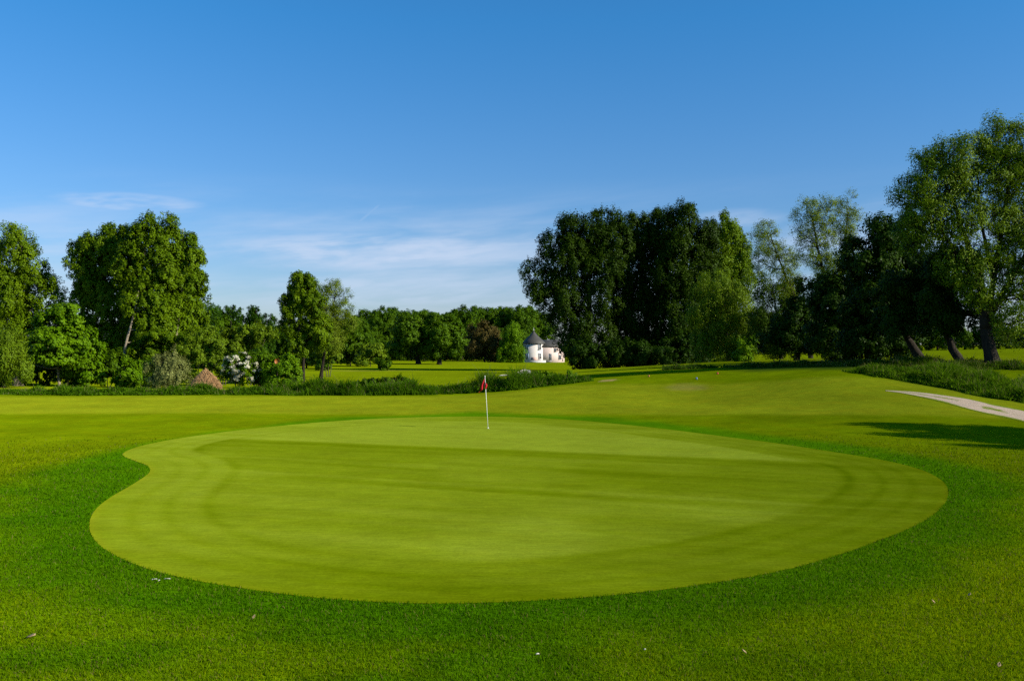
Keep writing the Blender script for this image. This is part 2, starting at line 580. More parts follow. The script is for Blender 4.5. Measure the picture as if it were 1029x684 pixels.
def turf_colour(x, y):
    """Base colour of the mown grass: fairway, rough and the long collar round the green."""
    n = len(x)
    c = np.tile(FAIR, (n, 1))
    r = np.hypot(x, y)
    nb = fbm(x * 0.16, y * 0.16)
    c = c * (0.88 + 0.24 * nb)[:, None]
    near = r < 75
    if near.any():
        xs, ys = x[near], y[near]
        d, _ = edge_dist(R2, xs, ys)
        ind = inside(DARKPOLY, xs, ys)
        dd, _ = edge_dist(DARKPOLY, xs, ys)
        sd = np.where(ind, dd, -dd) + (fbm(xs * 0.5, ys * 0.5) - 0.5) * 0.9
        w = sstep(-0.5, 0.9, sd)
        patch = sstep(0.38, 0.64, fbm(xs * 0.45 + 9, ys * 0.9, 4))
        fine = sstep(0.3, 0.7, fbm(xs * 2.1 + 3, ys * 2.1, 3))
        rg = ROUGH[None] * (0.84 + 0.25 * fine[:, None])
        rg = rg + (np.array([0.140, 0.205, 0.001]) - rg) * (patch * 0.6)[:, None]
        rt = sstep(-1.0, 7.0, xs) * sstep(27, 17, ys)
        rg = rg + (np.array([0.165, 0.215, 0.001]) - rg) * (rt * 0.62)[:, None]  # near right rough tinted brighter and yellower, imitating how backlight falls there
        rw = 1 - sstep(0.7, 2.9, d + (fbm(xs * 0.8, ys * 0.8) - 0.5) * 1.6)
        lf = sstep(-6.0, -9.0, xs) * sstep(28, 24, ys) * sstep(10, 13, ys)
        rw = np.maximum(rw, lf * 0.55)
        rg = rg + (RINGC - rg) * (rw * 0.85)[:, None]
        b = c[near]
        yb = ys + (fbm(xs * 0.15, ys * 0.15) - 0.5) * 2.0 - 0.10 * np.maximum(xs, 0) + 0.0 * xs
        fw = sstep(44.6, 45.6, ys + (fbm(xs * 0.3, ys * 0.3) - 0.5) * 1.2 + 0.42 * np.clip(xs, 0, 16)) * sstep(60.5, 59.0, yb + 0.62 * np.clip(xs - 4, 0, 40))
        semi = SEMI * (0.82 + 0.36 * fbm(xs * 0.35 + 5, ys * 0.8, 4))[:, None]
        b = semi + (b - semi) * fw[:, None]
        b = b + (rg - b) * w[:, None]
        c[near] = b
    mid = sstep(66, 74, y)
    c = c + (MEADOW * (0.85 + 0.3 * fbm(x * 0.05, y * 0.05))[:, None] - c) * mid[:, None]
    # brown bank beyond the ditch, darker green patches under the big trees, worn earth on the tee mound
    for (u, v, d, su, sy, col, amt) in [(325, 385, 84, 26, 1.6, SOIL, 0.75), (820, 372, 66, 95, 9, DARK_GREEN, 0.9), (640, 371, 142, 110, 10, DARK_GREEN, 0.9),
                                        (150, 389, 86, 90, 8, DARK_GREEN, 0.8), (690, 379, 55, 22, 1.8, SOIL, 0.30), (612, 381.5, 61.5, 9, 0.7, SOIL * 1.8, 0.8),
                                        (940, 368, 62, 95, 4.5, DARK_GREEN, 0.85), (380, 373, 150, 60, 3.0, SOIL, 0.25)]:
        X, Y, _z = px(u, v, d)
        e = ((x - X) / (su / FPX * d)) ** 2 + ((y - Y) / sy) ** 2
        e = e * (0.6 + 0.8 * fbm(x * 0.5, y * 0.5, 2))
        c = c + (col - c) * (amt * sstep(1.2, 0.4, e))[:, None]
    return np.clip(c, 0, 1)


M['turf'] = turf_mat('turf', 26.0, 0.42, 1.7, 0.12, 0.25, hue=0.5)
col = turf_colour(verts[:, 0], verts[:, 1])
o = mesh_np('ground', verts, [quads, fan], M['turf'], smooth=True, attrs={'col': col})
tag(o, 'rolling mown grass of the golf course with rough, fairway and meadow', 'ground', kind='structure')

# ------------------------------------------------------------------ putting green
cell = 0.11
x0, y0 = RING.min(0) - 0.3
x1, y1 = RING.max(0) + 0.3
xs, ys = np.arange(x0, x1, cell), np.arange(y0, y1, cell)
XX, YY = np.meshgrid(xs, ys)
nx, ny = len(xs), len(ys)
cin = inside(R2, (XX[:-1, :-1] + cell / 2), (YY[:-1, :-1] + cell / 2))
ii, jj = np.nonzero(cin)
gq = np.stack([ii * nx + jj, ii * nx + jj + 1, (ii + 1) * nx + jj + 1, (ii + 1) * nx + jj], 1)
used, inv = np.unique(gq, return_inverse=True)
gq = inv.reshape(-1, 4)
vx, vy = XX.ravel()[used].copy(), YY.ravel()[used].copy()
cnt = np.bincount(gq.ravel(), minlength=len(used))
bnd = cnt < 4
d_edge, near_pt = edge_dist(R2, vx, vy)
vx[bnd], vy[bnd] = near_pt[bnd, 0], near_pt[bnd, 1]
d_edge[bnd] = 0
G0, G1 = np.array([0.066, 0.104, 0.0004]), np.array([0.245, 0.300, 0.036])
pa, pb = np.array(ground_hit(205, 440)), np.array(ground_hit(785, 463))
dirn = (pb - pa) / np.linalg.norm(pb - pa)
nrm = np.array([-dirn[1], dirn[0]])
s = (vx - pa[0]) * nrm[0] + (vy - pa[1]) * nrm[1] + (fbm(vx * 0.4, vy * 0.4) - 0.5) * 0.25
along = (vx - pa[0]) * dirn[0] + (vy - pa[1]) * dirn[1]
tone = 0.29 + 0.0 * vx
tone += 0.32 * sstep(-0.22, 0.32, s)                                   # the back strip, mown the other way
lines = fbm(along * 0.12, s * 1.5, 3) - 0.5
tone += 0.20 * lines * sstep(0.4, -0.4, s) + 0.16 * lines
tone += 0.12 * sstep(0.48, 0.7, fbm(vx * 0.25 + 4, vy * 0.25 + 8, 3)) * sstep(0, -4, s)
frnt = sstep(-4, -14, s)
tone += 0.10 * frnt
inring = 1 - sstep(2.0, 2.25, d_edge + (fbm(vx * 0.7, vy * 0.7) - 0.5) * 0.25)
leftw = sstep(-1.0, -6.5, vx)
tone = tone * (1 - inring) + inring * (0.28 + 0.17 * leftw + 0.3 * lines + 0.16 * sstep(24, 36, vy))
for dd, wd, am in ((2.25, 0.16, 0.10), (1.45, 0.12, 0.10), (0.75, 0.12, 0.09), (0.2, 0.15, 0.05)):
    tone -= am * (1 + (1.3 if dd > 2 else 0.0) * sstep(-3, 4, vx)) * np.exp(-((d_edge - dd) / wd) ** 2) * (0.35 + fbm(vx * 0.5 + dd * 9, vy * 0.5))
tone = np.clip(tone, 0, 1)
gcol = G0 + (G1 - G0) * np.stack([tone, tone, tone ** 2.2], 1)
gcol *= (0.92 + 0.16 * fbm(vx * 0.9, vy * 0.9, 4))[:, None]
yel = np.exp(-(d_edge / 0.10) ** 2)
gcol = gcol * (1 + yel[:, None] * np.array([0.10, 0.0, -0.2]))
M['green_turf'] = turf_mat('green_turf', 17.0, 0.16, 2.5, 0.06, 0.12, streak=(math.atan2(-dirn[1], dirn[0]), 0.10), hue=0.15)
o = mesh_np('putting_green', np.stack([vx, vy, Z(vx, vy) + 0.006], 1), gq, M['green_turf'], smooth=True, attrs={'col': gcol})
tag(o, 'closely mown bean shaped putting green with mowing bands', 'putting green', kind='structure')

# ------------------------------------------------------------------ gravel path
PNEAR = np.array([ground_hit(u, v) for u, v in [(1420, 530), (1200, 468), (1100, 442), (1029, 424), (990, 415.5), (964, 409), (929, 399.8), (906, 395.2), (890, 393.0)]])
PFAR = np.array([ground_hit(u, v) for u, v in [(1420, 505), (1200, 451), (1100, 428), (1029, 412.6), (990, 404.8), (964, 399.2), (929, 394.6), (906, 392.9), (890, 392.4)]])


def open_spline(P, m=24):
    out = []
    for a in range(len(P) - 1):
        p0, p1, p2, p3 = P[max(a - 1, 0)], P[a], P[a + 1], P[min(a + 2, len(P) - 1)]
        for t in np.arange(m) / m:
            out.append(0.5 * ((2 * p1) + (-p0 + p2) * t + (2 * p0 - 5 * p1 + 4 * p2 - p3) * t * t + (-p0 + 3 * p1 - 3 * p2 + p3) * t ** 3))
    out.append(P[-1])
    return np.array(out)


pn, pf = open_spline(PNEAR), open_spline(PFAR)
pp = pn
print('path widths', np.round(np.linalg.norm(pn - pf, axis=1)[::24], 2), 'ends', PNEAR[-1], PFAR[-1])
lat = np.linspace(-1.35, 1.35, 27)
lf_ = ((lat + 1.35) / 2.7)[None, :, None]
pv = (pn[:, None, :] * (1 - lf_) + pf[:, None, :] * lf_).reshape(-1, 2)
wob = (fbm(pv[:, 0] * 0.8, pv[:, 1] * 0.8) - 0.5) * 0.5
la = np.tile(lat, len(pp)) + wob
gravel = sstep(1.35, 0.85, np.abs(la)) * (1 - 0.62 * sstep(0.36, 0.16, np.abs(la - 0.05)) * sstep(0.22, 0.45, fbm(pv[:, 0] * 0.45 + 3, pv[:, 1] * 0.45)))
i, j = np.meshgrid(np.arange(len(pp) - 1), np.arange(len(lat) - 1), indexing='ij')
L_ = len(lat)
pq = np.stack([i * L_ + j, i * L_ + j + 1, (i + 1) * L_ + j + 1, (i + 1) * L_ + j], 2).reshape(-1, 4)
m, N = new_mat('gravel_track')
g = N.n('ShaderNodeAttribute', attribute_name='gravel').outputs['Fac']
tc = N.n('ShaderNodeTexCoord').outputs['Object']
st = N.mix(N.noise(tc, 22.0, 3.0, 0.7), (0.27, 0.20, 0.135), (0.53, 0.41, 0.295))
st = N.mix(N.maprange(N.noise(tc, 1.4, 4.0, 0.6), 0.42, 0.7, 0.0, 0.5), st, (0.30, 0.24, 0.17))
gr = N.mix(N.noise(tc, 14.0, 3.0, 0.7), (0.085, 0.125, 0.001), (0.155, 0.200, 0.004))
gg = N.maprange(N.math('ADD', g, N.math('MULTIPLY', N.math('SUBTRACT', N.noise(tc, 3.5, 4.0, 0.7), 0.5), 0.9)), 0.35, 0.6)
bp = N.n('ShaderNodeBump', ins={'Strength': 0.6, 'Distance': 0.03, 'Height': N.noise(tc, 30.0, 3.0)})
p = N.n('ShaderNodeBsdfPrincipled', ins={'Base Color': N.mix(gg, gr, st), 'Roughness': 0.95, 'Specular IOR Level': 0.1, 'Normal': bp.outputs[0]})
N.link(p.outputs[0], N.n('ShaderNodeOutputMaterial').inputs[0])
o = mesh_np('path', np.stack([pv[:, 0], pv[:, 1], Z(pv[:, 0], pv[:, 1]) + 0.012], 1), pq, m, smooth=True, attrs={'gravel': gravel})
tag(o, 'pale gravel track with a grassy middle climbing the rise', 'path', kind='structure')

# ------------------------------------------------------------------ grass blades
def blades(x, y, z, h, w, lean, col, bend=0.5):
    """Bent two-segment blades: 5 vertices each."""
    n = len(x)
    a = RNG.random(n) * 2 * math.pi
    la = RNG.random(n) * 2 * math.pi
    ca, sa = np.cos(a) * w * 0.5, np.sin(a) * w * 0.5
    lx, ly = np.cos(la) * lean * h, np.sin(la) * lean * h
    base = np.stack([x, y, z], 1)
    side = np.stack([ca, sa, np.zeros(n)], 1)
    mid = base + np.stack([lx * 0.35, ly * 0.35, h * 0.6], 1)
    tip = base + np.stack([lx, ly, h * (1 - 0.12 * np.abs(lean))], 1)
    v = np.stack([base - side, base + side, mid + side * 0.75, mid - side * 0.75, tip], 1).reshape(-1, 3)
    b = np.arange(n)[:, None] * 5
    return v, b + np.array([[0, 1, 2, 3]]), b + np.array([[3, 2, 4]]), np.repeat(col, 5, 0)


def put_blades(name, label, cat, parts):
    V, Q, T, C, off = [], [], [], [], 0
    for v, q, t, c in parts:
        V.append(v), Q.append(q + off), T.append(t + off), C.append(c)
        off += len(v)
    o = mesh_np(name, np.concatenate(V), [np.concatenate(Q), np.concatenate(T)], M['blade'], attrs={'col': np.concatenate(C)})
    return tag(o, label, cat, kind='stuff')


# short turf of the near rough, thinning with distance
n = 620000
u = RNG.random(n)
yy = 7.5 * (36.0 / 7.5) ** (u ** 1.15)
xx = (RNG.random(n) * 2 - 1) * (yy * 0.66 + 1.2)
ok = ~inside(R2, xx, yy) & (RNG.random(n) > sstep(20, 36, yy))
xx, yy = xx[ok], yy[ok]
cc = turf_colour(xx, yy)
cc = cc * (0.65 + 0.8 * RNG.random(len(xx)))[:, None] * 1.3
yl = RNG.random(len(xx)) < 0.10
cc[yl] = cc[yl] * np.array([1.55, 1.15, 1.0])
dry = RNG.random(len(xx)) < 0.035
cc[dry] = np.array([0.24, 0.20, 0.05]) * (0.6 + 0.6 * RNG.random(int(dry.sum())))[:, None]
hh = (0.022 + 0.022 * RNG.random(len(xx))) * (0.75 + 0.6 * fbm(xx * 1.2, yy * 1.2, 3)) * (1 + yy / 40)
ww = 0.0045 + 0.00042 * yy
put_blades('rough_grass', 'short green blades of the mown rough round the putting green', 'grass',
           [blades(xx, yy, Z(xx, yy) - 0.002, hh, ww, 0.3 + 0.7 * RNG.random(len(xx)), cc)])


def strip_points(line, width, n, power=1.0):
    """Random points along a polyline [(x, y)...] given its width on the far side."""
    line = np.array(line, float)
    seg = np.linalg.norm(np.diff(line, axis=0), axis=1)
    cum = np.concatenate([[0], np.cumsum(seg)])
    t = RNG.random(n) * cum[-1]
    x = np.interp(t, cum, line[:, 0])
    y = np.interp(t, cum, line[:, 1])
    i = np.clip(np.searchsorted(cum, t) - 1, 0, len(seg) - 1)
    dx, dy = (line[i + 1, 0] - line[i, 0]) / seg[i], (line[i + 1, 1] - line[i, 1]) / seg[i]
    r = RNG.random(n) ** power * width
    sg = np.where(dx >= 0, 1.0, -1.0)                # always towards the far side
    return x - dy * r * sg, y + dx * r * sg, t / cum[-1], r / width


def tall_strip(name, label, line, width, n, hfun, dark, light, seed_frac=0.05, seedcol=(0.22, 0.20, 0.07), wmul=1.0, ragged=0.9):
    x, y, t, r = strip_points(line, width, n)
    clump = 0.55 * fbm(x * 0.45 + 7, y * 0.45 + 2, 3) + 0.45 * vnoise(x * 1.6 + 3, y * 1.6)
    edge = np.minimum(r * width, (1 - r) * width) - ragged * fbm(x * 0.7 + 21, y * 0.7, 3) * 1.5 + 0.25 * RNG.random(len(x))
    keep = (clump > 0.27) & (edge > 0)
    x, y, t, r, clump, edge = x[keep], y[keep], t[keep], r[keep], clump[keep], edge[keep]
    ent = sstep(0.0, 0.9, edge)
    big = 0.60 + 0.62 * sstep(0.3, 0.72, fbm(x * 0.17 + 40, y * 0.17, 3))
    h = hfun(t) * big * (0.10 + 2.3 * clump ** 1.7) * (0.5 + 0.75 * RNG.random(len(x))) * (0.35 + 0.65 * ent)
    mixf = np.clip(0.15 + 0.9 * fbm(x * 0.9, y * 0.9, 2) + 0.5 * (RNG.random(len(x)) - 0.5), 0, 1)[:, None]
    c = np.array(dark) * (1 - mixf) + np.array(light) * mixf
    z = Z(x, y) - 0.02
    parts = [blades(x, y, z, h, (0.030 + 0.04 * RNG.random(len(x))) * wmul, 0.15 + 0.75 * RNG.random(len(x)), c)]
    # broad leaves (nettle, dock) filling some clumps
    nl = int(len(x) * 0.45)
    k = RNG.integers(0, len(x), nl)
    k = k[vnoise(x[k] * 0.8 + 31, y[k] * 0.8) > 0.42]
    nl = len(k)
    lx, ly = x[k] + RNG.normal(0, 0.12, nl), y[k] + RNG.normal(0, 0.12, nl)
    lz = Z(lx, ly) + h[k] * RNG.random(nl) * 0.8
    parts.append(blades(lx, ly, lz, 0.10 + 0.10 * RNG.random(nl), 0.06 + 0.05 * RNG.random(nl), 0.7 + 0.9 * RNG.random(nl), c[k]))
    ns = int(len(x) * seed_frac)
    k = RNG.integers(0, len(x), ns)
    parts.append(blades(x[k], y[k], z[k], h[k] * 1.25 + 0.1, np.full(ns, 0.03), 0.2 + 0.3 * RNG.random(ns), np.tile(seedcol, (ns, 1))))
    return put_blades(name, label, 'tall grass', parts)


def gl(*pts):
    return [ground_hit(u, v) for u, v in pts]


def dl(*pts):
    return [px(u, 0, d)[:2] for u, d in pts]


tall_strip('ditch_grass', 'long band of tall lush grass along the ditch behind the green',
           dl((-160, 60.5), (0, 60.5), (120, 60.2), (205, 60), (300, 60), (400, 60.2), (480, 60.6), (530, 60.4), (570, 60.6), (602, 61.4)), 4.2, 120000,
           lambda t: 0.44 + 0.42 * sstep(0.35, 0.5, t) - 0.10 * sstep(0.70, 0.74, t) * sstep(0.84, 0.8, t) - 0.02 * sstep(0.84, 0.9, t) - 0.5 * sstep(0.95, 1.0, t),
           (0.028, 0.085, 0.002), (0.105, 0.210, 0.006), 0.03)
tall_strip('bank_grass', 'tall green grass with pale seed heads on the bank beside the gravel track',
           dl((1500, 34), (1250, 39), (1100, 42), (1029, 43.2), (985, 45), (945, 47.5), (905, 50), (870, 52.5), (840, 56)), 8.0, 160000,
           lambda t: 0.66 - 0.38 * sstep(0.72, 1.0, t), (0.030, 0.085, 0.002), (0.125, 0.225, 0.006), 0.03, (0.20, 0.20, 0.05))
tall_strip('shade_undergrowth', 'dark nettles and tall weeds under the willows by the meadow',
           dl((1300, 50), (1100, 54), (1029, 56), (960, 57.5), (900, 59.5), (840, 62), (790, 66), (762, 72)), 6.0, 70000,
           lambda t: 0.44 + 0.0 * t, (0.022, 0.058, 0.002), (0.075, 0.130, 0.006), 0.05)
tall_strip('mound_weeds', 'low weedy grass along the back of the mound under the tall dark trees',
           dl((775, 66), (720, 70), (665, 71)), 3.0, 9000, lambda t: 0.42 + 0.0 * t, (0.020, 0.060, 0.004), (0.075, 0.14, 0.010), 0.04)


# ------------------------------------------------------------------ trees
def unit(v):
    return v / (np.linalg.norm(v, axis=-1, keepdims=True) + 1e-9)


def leaf_quads(c, nrm_, tdir, ln, wd):
    """Folded rhombic leaves: one quad each."""
    t = unit(tdir - (tdir * nrm_).sum(1, keepdims=True) * nrm_)
    b = np.cross(nrm_, t)
    L, Wd = ln[:, None] * 0.5, wd[:, None] * 0.5
    up = nrm_ * Wd * 0.35
    v = np.stack([c - t * L, c + b * Wd + up, c + t * L, c - b * Wd + up], 1).reshape(-1, 3)
    return v, (np.arange(len(c))[:, None] * 4 + np.array([[0, 1, 2, 3]]))


def crown_points(lobes, n_clumps, shell=0.45, gap=0.36, jitter=0.16, seed=0, gapscale=0.35, spacing=0.7, cz=1.0, bumps=2):
    """Clump centres spread through ellipsoid lobes (cx, cy, cz, rx, ry, rz), kept a little apart so that shade falls between them."""
    rs = np.random.default_rng(seed)
    lob = [tuple(L) for L in lobes]
    for L in list(lob):                                                  # smaller boughs bulging from each lobe
        for _ in range(bumps):
            dv = unit(rs.normal(size=3) + np.array([0, 0, 0.45]))
            f = 0.34 + 0.18 * rs.random()
            lob.append((L[0] + dv[0] * L[3] * 0.80, L[1] + dv[1] * L[4] * 0.80, L[2] + dv[2] * L[5] * 0.80, L[3] * f, L[4] * f, L[5] * f))
    lob = np.array(lob, float)
    vol = lob[:, 3] * lob[:, 4] * lob[:, 5]
    w = vol ** 0.72
    which = rs.choice(len(lob), int(n_clumps * 4), p=w / w.sum())
    d = unit(rs.normal(size=(len(which), 3)))
    r = (shell ** 3 + (1 - shell ** 3) * rs.random(len(which))) ** (1 / 3)
    ph = rs.random(3) * 40
    wob = 1 + jitter * 2 * (vnoise(d[:, 0] * 2.3 + which * 3.1 + ph[0], d[:, 1] * 2.3 + ph[1], d[:, 2] * 2.3 + ph[2] % 8) - 0.5) \
        + jitter * (rs.random(len(which)) - 0.5)
    p = lob[which, :3] + d * lob[which, 3:] * (r * wob)[:, None]
    g = vnoise(p[:, 0] * gapscale + ph[1], p[:, 1] * gapscale + ph[2], p[:, 2] * gapscale * 0.7 + ph[0] % 9)
    keep = g > gap * rs.random(len(p)) ** 0.35
    p, d = p[keep], d[keep]
    sc = np.array([1, 1, 1 / cz])
    got = np.empty((n_clumps, 3))
    ids, m = [], 0
    for q in range(len(p)):
        if m and (((got[:m] - p[q] * sc) ** 2).sum(1) < spacing ** 2).any():
            continue
        got[m] = p[q] * sc
        ids.append(q)
        m += 1
        if m == n_clumps:
            break
    return p[ids], None, d[ids]


def make_tufts(p, d, bough, cz, per, seed, droop=0.0, upright=0.0):
    """Small leaf tufts set on the outside of each bough."""
    rs = np.random.default_rng(seed + 55)
    n = len(p)
    br = bough * (0.65 + 0.7 * rs.random(n))
    idx = np.repeat(np.arange(n), np.maximum(3, (per * (br / bough) ** 2 * (0.7 + 0.6 * rs.random(n))).astype(int)))
    m = len(idx)
    dv = unit(rs.normal(size=(m, 3)) * 0.9 + d[idx] * 0.75 + np.array([0, 0, 0.40 + 0.5 * upright - 0.5 * droop]))
    r = br[idx] * (0.45 + 0.65 * rs.random(m))
    off = dv * r[:, None]
    off[:, 2] *= cz
    return p[idx] + off, unit(dv * 0.8 + d[idx] * 0.4), idx


def make_crown(p, d, csize, cz, n_leaf, leaf, aspect, seed, droop=0.0, upright=0.0, flat=0.35, bough=None):
    """Leaves scattered round tuft centres; returns verts, quads, tint."""
    rs = np.random.default_rng(seed + 91)
    n = len(p)
    cs = csize * (0.65 + 0.7 * rs.random(n))
    per = np.maximum(3, (n_leaf / n * (cs / csize) ** 2)).astype(int)
    idx = np.repeat(np.arange(n), per)
    m = len(idx)
    q = unit(rs.normal(size=(m, 3))) * (rs.random(m) ** 0.5)[:, None]
    q[:, 2] *= cz
    if droop:
        q[:, 2] -= droop * np.abs(rs.normal(size=m)) * 0.9
    if upright:
        taper = 1 - 0.5 * np.clip(q[:, 2] / max(cz, .1), 0, 1)
        q[:, :2] *= taper[:, None]
    c = p[idx] + q * cs[idx][:, None]
    nv = unit(d[idx] * 0.75 + unit(q) * 0.45 + np.array([0, 0, 0.2]) + rs.normal(size=(m, 3)) * flat)
    td = rs.normal(size=(m, 3)) + np.array([0, 0, -2.2 * droop + 1.0 * upright])
    ln = leaf * (0.6 + 0.8 * rs.random(m))
    v, f = leaf_quads(c, nv, td, ln, ln * aspect)
    bt = rs.random(int(bough.max()) + 1)[bough] if bough is not None else rs.random(n)
    tint = np.clip(0.45 + 0.30 * (bt[idx] - 0.5) + 0.35 * (rs.random(n)[idx] - 0.5) + 0.40 * (rs.random(m) - 0.5), 0, 1)
    return v, f, np.repeat(tint, 4)


def bezier(a, b, c, n):
    t = np.linspace(0, 1, n)[:, None]
    return (1 - t) ** 2 * a + 2 * t * (1 - t) * b + t * t * c


DENS = 1.75


def make_tree(name, label, cat, base, lobes, stems, leafmat, bark='bark', group=None, clumps=220, csize=0.8, cz=1.0, leaves=22000, leaf=0.26,
              aspect=0.6, shell=0.45, gap=0.36, jitter=0.16, droop=0.0, upright=0.0, twigs=0.35, twig_r=0.025, seed=1, trunk_n=9,
              gapscale=0.35, extra=None, flat=0.38, trunk_label=None, grow=1.0, bumps=2, tufts=14, tuft=0.52, open_crown=False):
    """lobes and stems in metres relative to the base. stems: list of (points, r0, r1)."""
    root = empty(name, base, label, cat, group)
    lobes = [(*L[:3], *(max(R * grow - 0.42 * csize, 0.55 * R) for R in L[3:6])) for L in lobes]   # leave room for the boughs
    p, which, d = crown_points(lobes, int(clumps * 0.42), shell, gap, jitter, seed, gapscale, 1.0 * csize, min(cz, 1.3), bumps)
    tp, td_, tb_ = make_tufts(p, d, csize * 1.25, min(cz, 1.35), tufts, seed, droop, upright)
    rs = np.random.default_rng(seed + 17)
    tb = MB()
    nodes = []
    for pts, r0, r1 in stems:
        pts = np.array(pts, float)
        tt = np.linspace(0, 1, len(pts))
        t = np.linspace(0, 1, max(8, len(pts) * 4))
        fine = np.stack([np.interp(t, tt, pts[:, k]) for k in range(3)], 1)
        sm = fine.copy()
        for _ in range(3):
            sm[1:-1] = (sm[:-2] + 2 * sm[1:-1] + sm[2:]) / 4
        sm[1:-1] += rs.normal(0, r0 * 0.10, (len(sm) - 2, 3))
        rad_ = r0 + (r1 - r0) * t
        rad_[0] *= 1.5
        if len(rad_) > 2:
            rad_[1] *= 1.15
        tb.tube(sm, rad_, trunk_n)
        nodes.append(np.concatenate([sm, rad_[:, None]], 1)[len(sm) // 3:])
    nodes = np.concatenate(nodes)
    lob = np.array(lobes, float)
    limb_nodes = [nodes]
    for L in lob:                                                        # a limb into each lobe
        c = L[:3]
        dist = np.linalg.norm(nodes[:, :3] - c, axis=1) + np.maximum(0, nodes[:, 2] - c[2]) * 1.5
        k = int(np.argmin(dist))
        a = nodes[k, :3]
        r = nodes[k, 3] * 0.62
        mid = a * 0.45 + c * 0.55 + np.array([0, 0, -0.10 * np.linalg.norm(c - a)])
        cv = bezier(a, mid, c + np.array([0, 0, L[5] * 0.55]), 9)
        cv[1:-1] += rs.normal(0, 0.08, (7, 3)) * L[3] * 0.3
        rr = np.linspace(r, max(r * 0.28, 0.02), 9)
        tb.tube(cv, rr, 6, cap=False)
        limb_nodes.append(np.concatenate([cv, rr[:, None]], 1))
    alln = np.concatenate(limb_nodes)
    sel = rs.random(len(p)) < twigs
    for q in p[sel]:
        dist = np.linalg.norm(alln[:, :3] - q, axis=1) + np.maximum(0, alln[:, 2] - q[2]) * 1.2
        a = alln[int(np.argmin(dist))]
        mid = a[:3] * 0.5 + q * 0.5 + np.array([0, 0, 0.12 * np.linalg.norm(q - a[:3])])
        cv = bezier(a[:3], mid, q, 5)
        r = min(a[3] * 0.6, twig_r * (0.7 + 0.35 * np.linalg.norm(q - a[:3])))
        tb.tube(cv, np.linspace(r, 0.012, 5), 4, cap=False)
    if open_crown:                                                             # thin twigs out to the tufts of an open crown
        for q in np.nonzero(rs.random(len(tp)) < 0.5)[0]:
            tb.tube(np.array([p[tb_[q]], p[tb_[q]] * 0.4 + tp[q] * 0.6 + np.array([0, 0, 0.06]), tp[q]]), [0.018, 0.012, 0.006], 3, cap=False)
    tr = tb.build('trunk', M[bark], root, smooth=True)
    if trunk_label:
        tr['label'] = trunk_label
    v, f, t = make_crown(tp, td_, csize * tuft, cz, leaves * DENS, leaf * 0.88, aspect, seed, droop, upright, flat, tb_)
    mesh_np('crown', v, f, M[leafmat], root, attrs={'tint': t})
    if extra:
        extra(root, tp, td_)
    return root


def tree_px(name, label, cat, u, D, lobes, stems=None, ydepth=0.8, **kw):
    """A tree whose proportions are measured in the photo at distance D: lobes (u, v, half width, half height[, metres deeper])."""
    x, y, _ = px(u, 0, D)
    z = z1(x, y)
    k = D / FPX
    L = []
    for lo in lobes:
        lu, lv, ru, rv = lo[:4]
        dy = lo[4] if len(lo) > 4 else 0.0
        L.append(((lu - u) * k, dy, HC + (VH - lv) * k - z, ru * k, max(ru * k * ydepth, 0.4), rv * k))
    ST = []
    for st in (stems or []):
        pts, r0, r1 = st
        ST.append(([((a - u) * k, (q[2] if len(q) > 2 else 0.0), (HC + (VH - b) * k - z)) for q in pts for a, b in [q[:2]]], r0, r1))
    if not ST:
        top = max(l[2] for l in L)
        ST = [([(0, 0, 0), (0.1, 0, top * 0.5), (0, 0, top * 0.95)], max(0.05, 0.028 * top), 0.03)]
    for pts, r0, r1 in ST:
        if pts[0][2] < 0.6:
            pts[0] = (pts[0][0], pts[0][1], -0.15 + min(0.0, pts[0][2]))
    return make_tree(name, label, cat, (x, y, z), L, ST, **kw)


# ---- left side
POP = dict(gap=0.15, tufts=36, tuft=0.34, leafmat='poplar', bark='bark_pale', csize=0.85, cz=1.35, upright=0.5, leaf=0.19, aspect=0.75, twigs=0.2)
tree_px('poplar_tree', 'tall broad poplar cut by the left edge of the photo', 'tree', 18, 90,
        [(20, 262, 26, 34), (6, 300, 34, 46), (40, 312, 25, 40), (14, 345, 38, 34), (38, 285, 16, 26), (50, 318, 14, 28), (-18, 320, 30, 60)],
        [([(18, 388), (20, 330), (22, 240)], 0.42, 0.06)], clumps=360, leaves=66000, seed=11, group='poplars on the left', **POP)
tree_px('poplar_tree', 'leftmost of the three tall poplars behind the brown heap, rounded left side', 'tree', 100, 90,
        [(96, 275, 23, 34), (90, 312, 16, 34), (108, 258, 20, 24), (112, 300, 22, 50), (104, 340, 14, 26), (120, 340, 16, 30), (128, 270, 16, 36), (84, 262, 12, 18), (122, 245, 12, 18)],
        [([(136, 390, 1), (118, 350), (106, 300), (102, 236)], 0.34, 0.05)], clumps=340, leaves=62000, seed=12, group='poplars on the left', **POP)
tree_px('poplar_tree', 'tallest middle poplar of the three behind the olive shrub, pale trunk showing', 'tree', 150, 87.5,
        [(150, 246, 15, 24), (140, 266, 18, 32), (160, 276, 20, 42), (148, 310, 26, 40), (152, 340, 26, 28), (168, 330, 18, 34), (134, 256, 13, 22), (160, 240, 10, 16)],
        [([(137, 390, -2.5), (136, 350, -2.6), (141, 320, -1.5), (150, 228)], 0.17, 0.04)], clumps=340, leaves=62000, seed=13, group='poplars on the left', **POP)
tree_px('poplar_tree', 'rightmost of the three tall poplars, sunlit right side above the white blossom', 'tree', 188, 89,
        [(179, 258, 13, 24), (185, 282, 18, 34), (191, 298, 14, 34), (178, 318, 20, 36), (188, 340, 20, 28), (195, 322, 11, 34), (168, 262, 12, 26), (190, 262, 11, 18)],
        [([(188, 390, -3), (187, 345, -3), (186, 310, -1), (184, 230)], 0.17, 0.04)], clumps=320, leaves=58000, seed=14, group='poplars on the left', **POP)
